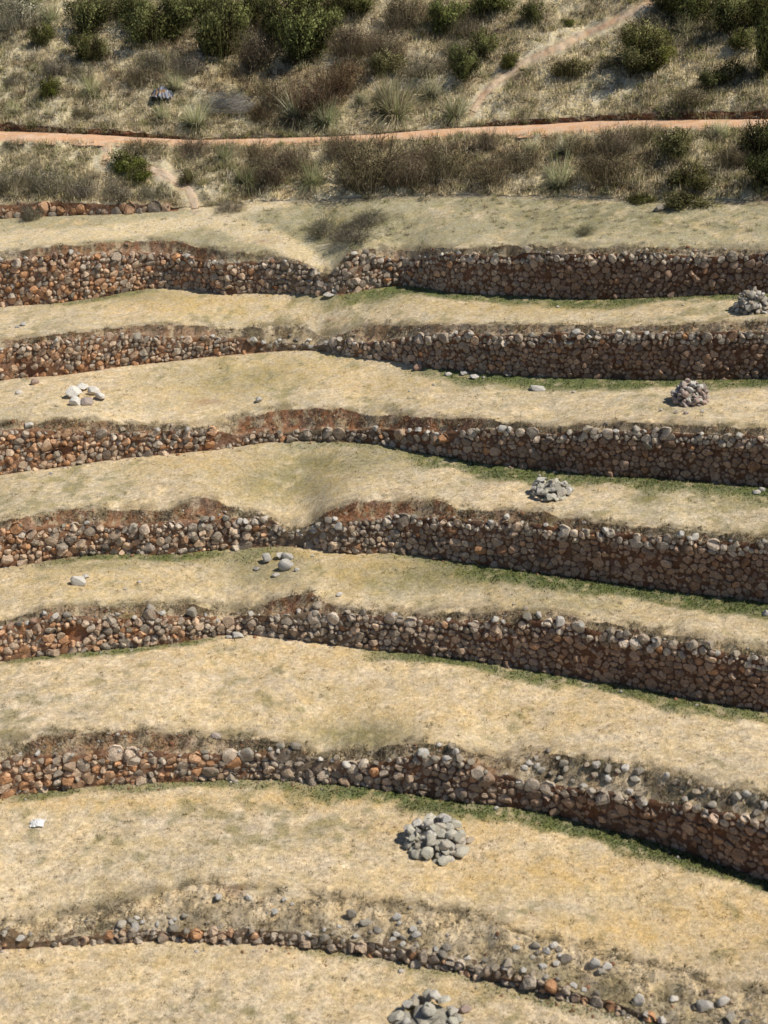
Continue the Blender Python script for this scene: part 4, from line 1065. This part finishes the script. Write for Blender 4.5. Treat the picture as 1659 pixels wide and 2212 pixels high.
# --- below the road
P_('lime', 275, 380, 96, 50, 'yellow green bush below the road on the left', .85)
P_('lime', 300, 400, 60, 32, 'small green bush under the yellow green one on the left', .7)
P_('tussock', 485, 350, 50, 46, 'pale tussock below the road, left one')
P_('tussock', 530, 400, 74, 50, 'spiky tussock on the slope left of the green tussock')
P_('tussock', 676, 402, 78, 62, 'bright green tussock left of the large brown shrub', .95)
P_('tussock', 1212, 410, 80, 70, 'tall straw tussock on the slope right of centre', 1.05)
P_('tussock', 1222, 335, 60, 50, 'pale tussock just below the road on the right')
P_('tussock', 1150, 335, 50, 40, 'small tussock below the road right of centre')
P_('tussock', 1560, 300, 50, 46, 'green tussock below the road near the right edge')
P_('brown', 800, 410, 190, 150, 'largest brown shrub, below the road in the middle', .9)
P_('brown', 590, 395, 120, 80, 'brown shrub left of the bright green tussock')
P_('brown', 560, 345, 90, 50, 'brown shrub right under the road, left of centre')
P_('brown', 640, 365, 90, 60, 'brown shrub above the bright green tussock')
P_('brown', 740, 340, 80, 70, 'tall thin brown shrub touching the road in the middle')
P_('brown', 880, 400, 140, 90, 'brown shrub right of the largest brown shrub')
P_('brown', 965, 380, 130, 80, 'wide brown shrub in the middle of the lower slope')
P_('brown', 1058, 325, 60, 60, 'brown shrub standing before the road right of centre')
P_('brown', 1060, 395, 130, 80, 'brown shrub left of the tall straw tussock')
P_('brown', 1130, 370, 110, 60, 'brown shrub behind the tall straw tussock, on its left')
P_('brown', 1330, 330, 110, 80, 'tall brown shrub in front of the road on the right')
P_('brown', 1400, 305, 90, 50, 'brown shrub below the road, second from the right end')
P_('brown', 1320, 395, 170, 90, 'wide dark brown shrub right of the tall straw tussock', .85)
P_('brown', 1260, 330, 90, 50, 'brown shrub below the road between two tussocks')
P_('olive', 1470, 340, 110, 60, 'olive bush on the right slope below the road')
P_('olive', 1500, 400, 120, 50, 'olive bush low on the right slope')
P_('green', 1650, 345, 100, 90, 'dark olive green bush at the right edge below the road', .65)
P_('green', 1655, 415, 90, 80, 'dark bush at the right edge, lower one', .5)
P_('brown', 1585, 360, 90, 60, 'brown shrub left of the dark right-edge bushes')
P_('brown', 310, 330, 110, 40, 'low brown shrub under the road on the left')
P_('brown', 420, 330, 90, 40, 'low brown shrub under the road left of the pale tussock')
P_('grey', 20, 410, 110, 60, 'grey shrub at the left edge above the ruined wall')
P_('grey', 105, 415, 110, 66, 'grey shrub above the left part of the ruined wall')
P_('grey', 185, 425, 110, 60, 'grey shrub above the middle of the ruined wall')
P_('grey', 255, 432, 100, 50, 'grey shrub above the right part of the ruined wall')
P_('grey', 66, 475, 60, 44, 'grey shrub growing in front of the ruined wall')
P_('grey', 340, 425, 90, 36, 'grey shrub right of the ruined wall near the path')
P_('olive', 405, 400, 40, 34, 'small green bush at the bend of the lower path')
P_('grey', 30, 320, 60, 24, 'low grey shrub at the lower road edge on the far left')
P_('grey', 700, 505, 100, 44, 'grey shrub left of the low scrub in the middle of the top terrace', .9)
P_('grey', 762, 518, 130, 40, 'low diffuse grey green scrub at the middle of the top terrace', .72)
P_('grey', 800, 485, 90, 40, 'grey shrub right of the low scrub in the middle of the top terrace')
P_('grey', 1268, 505, 66, 22, 'low grey mat of shrub on the top terrace right of centre')
P_('olive', 1480, 445, 110, 30, 'low olive shrub beside the dark boulder on the top terrace', .8)
P_('olive', 1390, 440, 80, 24, 'low olive shrub left of the dark boulder on the top terrace', .8)
P_('grey', 500, 455, 80, 26, 'low grey shrub on the top terrace right of the path')
# weeds on walls
P_('weed', 1006, 1690, 16, 22, 'bright yellow green weed growing in the sixth wall', 2.2)
P_('weed', 1024, 2092, 16, 16, 'bright green weed at the foot of the lowest wall', 1.4)
P_('weed', 300, 556, 30, 24, 'dark green weed on top of the topmost wall, left part', .7)
P_('weed', 1520, 724, 30, 16, 'green weed on the rim of the second wall at right', .8)
P_('weed', 1635, 722, 44, 22, 'green weed on the rim of the second wall near the right edge', .8)
P_('weed', 1306, 955, 14, 14, 'green weed in the third wall', .9)
P_('dryweed', 1245, 1160, 50, 30, 'dry weed hanging over the fourth wall, left of three')
P_('dryweed', 1320, 1165, 50, 34, 'dry weed hanging over the fourth wall, middle of three')
P_('dryweed', 1500, 1178, 60, 26, 'dry weed hanging over the fourth wall, right of three')
P_('dryweed', 1180, 1645, 60, 26, 'dry weed on the stony bank of the sixth wall, leftmost')
P_('dryweed', 1250, 1680, 70, 34, 'dry weed on the stony bank of the sixth wall, second from the left')
P_('dryweed', 1345, 1700, 70, 34, 'dry weed on the stony bank of the sixth wall, third from the left')
P_('dryweed', 1420, 1700, 80, 40, 'dry weed on the stony bank of the sixth wall, fourth from the left')
P_('dryweed', 1465, 1722, 60, 36, 'dry weed on the stony bank of the sixth wall, second from the right')
P_('weed', 1615, 1750, 40, 26, 'green weed on the stony bank of the sixth wall, near the right edge')
P_('dryweed', 1330, 1382, 60, 24, 'dry weed on the rim of the fifth wall on the right')
P_('dryweed', 1410, 1396, 50, 22, 'dry weed on the rim of the fifth wall, rightmost')
P_('dryweed', 155, 748, 40, 24, 'dry weed hanging over the second wall on the left')
P_('dryweed', 60, 756, 40, 28, 'straw weed hanging over the left end of the second wall')
rim('B', [(566, 756, 14), (584, 752, 18), (600, 750, 14), (618, 746, 20), (636, 752, 16), (655, 748, 14), (672, 752, 18), (690, 752, 14), (604, 738, 12), (640, 736, 12), (668, 738, 14), (705, 744, 16), (628, 726, 10), (596, 742, 10)])
rim('A', [(690, 612, 18), (705, 618, 14), (716, 606, 16), (728, 616, 18), (738, 606, 16), (700, 630, 16), (722, 630, 14)])
rim('D', [(612, 1150, 18), (630, 1162, 20), (648, 1158, 22), (664, 1160, 20), (680, 1150, 22), (690, 1138, 20), (672, 1172, 14)])
P_('dryweed', 590, 744, 60, 20, 'dry weed on the broken middle of the second wall, left one')
P_('dryweed', 650, 742, 60, 18, 'dry weed on the broken middle of the second wall, right one')
P_('dryweed', 186, 862, 40, 20, 'straw growing inside the ring of white boulders', 1.3)
P_('weed', 1265, 1142, 18, 16, 'small green weed on the rim of the fourth wall', 1.0)
# red stalks of the tussock
pr, ppm = ground(655, 255)
sv, sf, sc = blades(60, .2, 95 / ppm, .022, .5, .15, [(.38, .20, .12), (.30, .15, .09), (.45, .28, .17)], 3, 77, inner=.8)
st_ = empty('red_stalks', tuple(pr), 'bunch of tall reddish dry stalks above the road', 'plant'); link('stalks', mesh_np('stalks', sv, sf, sc, False, M_GRASS), st_).color = (1, 1, 1, 1)
link('stalk_base', mesh_np('stalk_base', *blades(60, .2, 40 / ppm, .03, 1.0, .6, [(.38, .32, .2)], 3, 78), False, M_GRASS), st_)

# grey brush pile
pb, ppm = ground(495, 238)
bp_ = empty('brush_pile', tuple(pb), 'heap of cut grey brushwood above the road', 'brush pile')
rb = np.random.default_rng(9)
def arcs(n, rx, rz, th, cols, seed):
    r = np.random.default_rng(seed); V = []; Fc = []; Cc = []; o = 0
    for i in range(n):
        a0 = r.uniform(0, 6.28); ln = r.uniform(.3, 1.1); rr_ = r.uniform(.4, 1.0); zz = r.uniform(.1, 1) * (1.15 - rr_)
        t = np.linspace(0, 1, 6); an = a0 + ln * t
        c = np.stack([np.cos(an) * rr_ * rx * 1.2, np.sin(an) * rr_ * rx * .8, (zz + r.uniform(-.2, .45) * np.sin(math.pi * t) + r.uniform(-.25, .25) * t) * rz * .8 + r.uniform(-.03, .08)], 1)
        w = th * r.uniform(.6, 1.3)
        V += [c + np.array([0, 0, w]), c - np.array([0, 0, w])]
        for j in range(5): Fc.append((o + j, o + j + 1, o + 6 + j + 1, o + 6 + j))
        cc = np.array(cols[r.integers(len(cols))]) * r.uniform(.7, 1.2)
        Cc.append(np.repeat(cc[None], 12, 0)); o += 12
    return np.concatenate(V), np.array(Fc), np.concatenate(Cc)
link('branches', mesh_np('branches', *arcs(700, 52 / ppm, 52 / ppm, .012, [(.46, .44, .40), (.58, .55, .50), (.34, .32, .28)], 5), False, M_LEAF), bp_)
link('dead_leaves', mesh_np('dead_leaves', *leafcloud([(0, 0, .12, 50 / ppm, 34 / ppm, 26 / ppm), (.5, -.1, .1, 26 / ppm, 26 / ppm, 18 / ppm), (-.6, .1, .1, 26 / ppm, 24 / ppm, 20 / ppm)], 1800, .03, GRY, 4, .5), False, M_LEAF), bp_)

# crumpled sheets
def crumple(name, u, v, w, h, d, label, cat_, cols, seed, amp=1.0):
    p, ppm = ground(u, v); r = np.random.default_rng(seed)
    n = 26; gx, gy = np.meshgrid(np.linspace(-1, 1, n), np.linspace(-1, 1, n))
    rad = np.hypot(gx, gy); ed = 1 + .35 * (fbm(gx * 3 + seed, gy * 3, 1, 2, 2) - .5)
    z = np.maximum(0, 1 - (rad / 1.15) ** 2) * .7 + (1 - np.abs(fbm(gx * 4 + seed, gy * 4 + 3, 1, 3, 3) * 2 - 1)) * .55 * amp - .3
    V = np.stack([gx * ed * w / ppm / 2, gy * ed * d / ppm / 2, np.maximum(z, 0.0) * h / ppm], -1).reshape(-1, 3)
    V[:, 2] += .02
    i3 = np.arange(n * n).reshape(n, n); q = np.stack([i3[:-1, :-1], i3[:-1, 1:], i3[1:, 1:], i3[1:, :-1]], -1).reshape(-1, 4)
    ci = np.array(cols)[np.clip((fbm(gx * 2.5 + seed, gy * 2.5, 1, 3, 5) * 1.6 - .3) * len(cols), 0, len(cols) - 1).astype(int)].reshape(-1, 3)
    o = link(name, mesh_np(name, V, q, ci, False, M_SHEET)); o.location = tuple(p)
    return tag(o, label, cat_)
M_SHEET, nt, N, L = newmat('crumpled_sheet')
at = nd(N, 'ShaderNodeAttribute', attribute_name='Col'); bs = N.new('ShaderNodeBsdfPrincipled'); bs.inputs['Roughness'].default_value = .45
L.new(at.outputs['Color'], bs.inputs['Base Color']); oo = N.new('ShaderNodeOutputMaterial'); L.new(bs.outputs[0], oo.inputs[0])
crumple('plastic_sheet', 351, 216, 44, 26, 40, 'crumpled blue grey plastic sheet dumped in the grass above the road', 'plastic sheet', [(.03, .032, .04), (.07, .08, .11), (.16, .185, .24), (.26, .16, .08)], 3, 1.3)
crumple('white_rag', 82, 1780, 30, 10, 26, 'white crumpled rag lying on the left grass below the sixth wall', 'rag', [(.62, .62, .62), (.7, .7, .7), (.78, .78, .77)], 8, .9)

# ------------------------------------------------------------------ grasses (uncountable)
def scatter(rowmask, n, weight=None, umin=-420, umax=2150):
    rws = np.where(rowmask)[0]; rws = rws[rws < NR - 1]
    r = rws[rng.integers(0, len(rws), n)]; cu = rng.uniform(umin, umax, n)
    c = np.interp(cu, UU, np.arange(NU)); c0 = np.clip(c.astype(int), 0, NU - 2); fc = (c - c0)[:, None]; fr = rng.random(n)[:, None]
    if weight is not None:
        kp = rng.random(n) < weight[r, c0]
        r, c0, fc, fr = r[kp], c0[kp], fc[kp], fr[kp]
    b = lambda A: (A[r, c0] * (1 - fc) + A[r, c0 + 1] * fc) * (1 - fr) + (A[r + 1, c0] * (1 - fc) + A[r + 1, c0 + 1] * fc) * fr
    return b(G), b(CL)
def tris(P, Cc, h, w, lean=.6, hv=.5, cv=.22, gain=1.0):
    n = len(P); th = rng.uniform(0, 6.28, n); az = rng.uniform(0, 6.28, n)
    H = h * (1 + hv * (rng.random(n) * 2 - 1)); le = rng.random(n) * lean
    sd = np.stack([np.cos(th), np.sin(th), th * 0], 1) * (w * rng.uniform(.6, 1.4, n))[:, None] / 2
    tip = np.stack([np.cos(az) * np.sin(le), np.sin(az) * np.sin(le), np.cos(le)], 1) * H[:, None]
    V = np.stack([P - sd, P + sd, P + tip], 1).reshape(-1, 3); V[:, 2] -= .005
    col = Cc * gain * rng.uniform(1 - cv, 1 + cv, n)[:, None]
    return V, np.arange(3 * n).reshape(-1, 3), np.repeat(col, 3, 0)
fade_g = 1 - np.clip(GREENM * 1.3, 0, 1)
P, Cc = scatter((SEG == 'lawn') & (NAME != 'near'), 480000, fade_g)
o = link('dry_grass', mesh_np('dry_grass', *tris(P, Cc, .036, .018, 1.2, cv=.17, gain=1.06), False, M_GRASS, 0, True)); o.color = (1, 1, 1, 1); tag(o, 'short dry straw coloured grass covering the terraces', 'grass', None, 'stuff')
P, Cc = scatter((SEG == 'lawn') & (NAME != 'near'), 680000, np.clip(GREENM, 0, 1))
pick = rng.random(len(P))[:, None]
Cc = np.where(pick < .5, np.array((.14, .175, .065)), np.where(pick < .74, np.array((.20, .235, .09)), np.array((.36, .31, .17))))
o = link('green_grass', mesh_np('green_grass', *tris(P, Cc, .065, .035, 1.2, cv=.35), False, M_GRASS, 0, True)); o.color = (1, 1, 1, 1); tag(o, 'green weeds and grass in strips along the feet of the walls', 'grass', None, 'stuff')
P, Cc = scatter((SEG == 'bank'), 130000, np.where((NAME == 'G')[:, None], .5, 1.0) * np.ones((NR, NU)))
Cc = Cc * .6 + np.array((.56, .46, .31)) * .4
kp = rng.random(len(P)) < .6
o = link('bank_grass', mesh_np('bank_grass', *tris(P[kp], Cc[kp] * 1.15, .11, .022, 1.2, cv=.4), False, M_GRASS, 0, (0, -.5, 1))); o.color = (1, 1, 1, 1); tag(o, 'tangled dry grass on the earth banks above the walls', 'grass', None, 'stuff')
pm = np.clip(1 - 1.6 * np.maximum.reduce([pathmask(PATHS[k], 20 if k == 'up' else 30) for k in PATHS]), 0, 1)
P, Cc = scatter(np.isin(SEG, ['slope', 'hill']), 300000, pm * sst(.28, .55, n_c * .5 + n_b * .5))
pal = np.array([(.60, .52, .33), (.50, .43, .27), (.42, .36, .20), (.32, .31, .14), (.30, .23, .13), (.70, .62, .42)])
mixp = pal[rng.integers(0, len(pal), len(P))]
o = link('scrub_grass', mesh_np('scrub_grass', *tris(P, Cc * .55 + mixp * .45, .19, .026, 1.2, .6, .3, 1.75), False, M_GRASS, 0, (.1, -.4, 1))); o.color = (1, 1, 1, 1); tag(o, 'tall tangled dry grass and low scrub on the slopes around the road', 'scrub', None, 'stuff')

# tufts of dry grass along the crumbling edges, and earthy rubble on the banks and wall feet
wt = np.zeros((NR, NU)); wt[SEG == 'bank'] = .35; wt[(SEG == 'bank') & (FR > .72)] = 1.0; wt[(SEG == 'bank') & (NAME == 'G')] = .2; _lf = ((SEG == 'lawn') & ~np.isin(NAME, ['near', 'T0']))[:, None]; wt = np.maximum(wt, _lf * .8 * (1 - sst(.05, .5, front * (.4 + 1.2 * n_b))))
P, _c = scatter(np.isin(SEG, ['bank', 'lawn']), 25000, wt * (.3 + .9 * sst(.35, .6, n_b)))
tf = [blades(26, .1, .30, .02, 1.3, .9, [(.56, .48, .33), (.44, .37, .25), (.32, .26, .17), (.30, .27, .15), (.62, .54, .38)], 2, 700 + q, inner=.5) for q in range(6)]
V_ = []; F_ = []; C_ = []; o_ = 0
for i in range(len(P)):
    v_, f_, c_ = tf[i % 6]; k_ = random.uniform(.35, 1.0)
    V_.append(v_ * k_ + P[i]); F_.append(f_ + o_); C_.append(c_ * random.uniform(.95, 1.4)); o_ += len(v_)
o = link('edge_grass', mesh_np('edge_grass', np.concatenate(V_), np.concatenate(F_), np.concatenate(C_), False, M_GRASS, 0, (0, -.6, 1))); o.color = (1, 1, 1, 1); tag(o, 'tufts of dry grass hanging on the crumbling terrace edges', 'grass', None, 'stuff')
wr = np.zeros((NR, NU)); wr[SEG == 'bank'] = .8; wr[(SEG == 'bank') & (NAME == 'G')] = .12; fr_ = (1 - FR) * 1.0
wr = np.maximum(wr, isl * (NAME != 'near')[:, None] * .5 * (1 - sst(.15, .7, back)) * (NAME != 'T7')[:, None])
P, _c = scatter(np.isin(SEG, ['bank', 'lawn']), 33000, wr * sst(.42, .62, n_b))
iv, if_ = ico(1); V_ = []; F_ = []; C_ = []; o_ = 0
for i in range(len(P)):
    k_ = random.uniform(.018, .06) * (1.7 if random.random() < .12 else 1)
    v_ = iv * np.array([random.uniform(.7, 1.3), random.uniform(.7, 1.2), random.uniform(.5, .9)]) * k_ * (1 + .3 * (rng.random(len(iv))[:, None] - .5))
    V_.append(v_ + P[i]); F_.append(if_ + o_); o_ += len(v_)
    c_ = np.array(random.choice([(.34, .17, .095), (.27, .14, .08), (.42, .36, .29), (.52, .47, .41), (.38, .28, .20)])); C_.append(np.repeat(c_[None] * random.uniform(.8, 1.2), len(iv), 0))
o = link('rubble', mesh_np('rubble', np.concatenate(V_), np.concatenate(F_), np.concatenate(C_), False, M_STONE)); tag(o, 'small earthy rubble strewn over the banks and along the wall feet', 'rubble', None, 'stuff')

# little tufts standing up out of the short turf
wl = np.zeros((NR, NU)); wl[SEG == 'lawn'] = 1; wl *= (.12 + .88 * sst(.42, .66, fbm(X + 5, Y, 1.1, 4, 3)))
P, Cc = scatter((SEG == 'lawn') & (NAME != 'near'), 8500, wl)
tf = [blades(12, .05, .10, .016, 1.3, .6, [(1.05, 1.05, 1), (.88, .88, .82), (.76, .78, .64)], 2, 800 + q, inner=.75) for q in range(6)]
V_ = []; F_ = []; C_ = []; o_ = 0
for i in range(len(P)):
    v_, f_, c_ = tf[i % 6]; k_ = random.uniform(.5, 1.2)
    V_.append(v_ * k_ + P[i]); F_.append(f_ + o_); C_.append(c_ * Cc[i] * random.uniform(.75, 1.1)); o_ += len(v_)
o = link('grass_tufts', mesh_np('grass_tufts', np.concatenate(V_), np.concatenate(F_), np.concatenate(C_), False, M_GRASS, 0, True)); o.color = (1, 1, 1, 1); tag(o, 'small tufts of dry grass standing out of the short turf of the terraces', 'grass', None, 'stuff')

# low scrub: thousands of small clumps of dry stems and leaves covering the slopes
tsr = np.where(NAME == 'T7')[0]
rough = np.zeros((NR, NU)); rough[np.isin(SEG, ['slope', 'hill'])] = 1
rough[SEG == 'cut'] = .6
rough = rough * pm * (.35 + .65 * sst(.35, .6, n_b * .5 + n_a * .5))
t7 = blobs([(1480, 470, 300, 36, .5), (1210, 470, 120, 40, .6), (740, 490, 130, 40, .9), (540, 470, 100, 25, .4), (1300, 440, 500, 14, .6), (700, 445, 200, 14, .5)])
rough[tsr] = (t7 * sst(.35, .6, n_c))[tsr] * pm[tsr]
P, Cc = scatter(np.isin(SEG, ['slope', 'hill', 'cut']) | (NAME == 'T7'), 18000, rough)
V_ = []; F_ = []; C_ = []; o_ = 0
pu_, pv_, _ = project(P)
bro = np.clip(np.exp(-((pu_ - 640) / 450) ** 2 - ((pv_ - 90) / 120) ** 2) + np.exp(-((pu_ - 950) / 480) ** 2 - ((pv_ - 350) / 60) ** 2) * .9, 0, 1)
tufts = {}
for kk, pl_ in (('s', [(.60, .53, .38), (.50, .43, .30), (.68, .60, .44)]), ('g', [(.46, .41, .27), (.36, .33, .19), (.54, .48, .34)]), ('o', [(.33, .33, .14), (.42, .40, .19), (.26, .27, .11)]), ('b', [(.28, .205, .135), (.36, .275, .19), (.20, .145, .095)])):
    tufts[kk] = [blades(44, .22, .42, .026, 1.25, .7, pl_, 2, 300 + q * 11, inner=.45) for q in range(4)]
for i in range(len(P)):
    low = NAME[tsr[0]] == 'T7' and pv_[i] > 432
    x = random.random(); kk = 'b' if x < bro[i] * .5 else random.choices('sgo', (.46, .26, .28))[0]
    v_, f_, c_ = tufts[kk][i % 4]
    sc_ = random.uniform(.45, 1.15) * (.5 if low else 1) * (1.25 if kk == 'b' else 1)
    a_ = random.uniform(0, 6.28); ca_, sa_ = math.cos(a_), math.sin(a_)
    w_ = np.stack([v_[:, 0] * ca_ - v_[:, 1] * sa_, v_[:, 0] * sa_ + v_[:, 1] * ca_, v_[:, 2]], 1) * sc_
    V_.append(w_ + P[i]); F_.append(f_ + o_); C_.append(c_ * random.uniform(1.05, 1.55)); o_ += len(v_)
o = link('low_scrub', mesh_np('low_scrub', np.concatenate(V_), np.concatenate(F_), np.concatenate(C_), False, M_GRASS, 0, (.1, -.4, 1))); o.color = (1, 1, 1, 1); tag(o, 'low dry scrub and grass clumps covering the slopes above and below the road', 'scrub', None, 'stuff')

# ------------------------------------------------------------------ light, sky, camera
SUN_EL, SUN_AZ = 55.0, 102.0      # azimuth measured from +Y (view direction) towards +X
w = bpy.data.worlds.new('World'); scene.world = w; w.use_nodes = True
nt = w.node_tree; bg = nt.nodes['Background']; sky = nt.nodes.new('ShaderNodeTexSky'); sky.sky_type = 'NISHITA'
sky.sun_disc = False; sky.sun_elevation = R(SUN_EL); sky.sun_rotation = R(SUN_AZ); sky.altitude = 3000
nt.links.new(sky.outputs[0], bg.inputs[0]); bg.inputs[1].default_value = .095
sl = bpy.data.lights.new('sun', 'SUN'); sl.energy = 4.8; sl.angle = R(.5); sl.color = (1.0, .93, .80)
so = bpy.data.objects.new('sun', sl); COL.objects.link(so)
sd = Vector((math.cos(R(SUN_EL)) * math.sin(R(SUN_AZ)), math.cos(R(SUN_EL)) * math.cos(R(SUN_AZ)), math.sin(R(SUN_EL))))
so.rotation_euler = sd.to_track_quat('Z', 'Y').to_euler(); so.location = (60, 40, 80)

cam = bpy.data.cameras.new('camera'); co = bpy.data.objects.new('camera', cam); COL.objects.link(co)
co.location = tuple(CAM); co.rotation_euler = (math.pi / 2 - PITCH, 0, 0)
cam.sensor_fit = 'VERTICAL'; cam.sensor_height = 36; cam.lens = 18 / (1106 / F); cam.clip_end = 1500; cam.clip_start = .5
cam.dof.use_dof = True; cam.dof.focus_distance = 62; cam.dof.aperture_fstop = .5
scene.camera = co
scene.view_settings.view_transform = 'Standard'; scene.view_settings.look = 'None'; scene.view_settings.exposure = 0; scene.view_settings.gamma = 1
scene.render.resolution_x = 768; scene.render.resolution_y = 1024
scene.cycles.max_bounces = 4
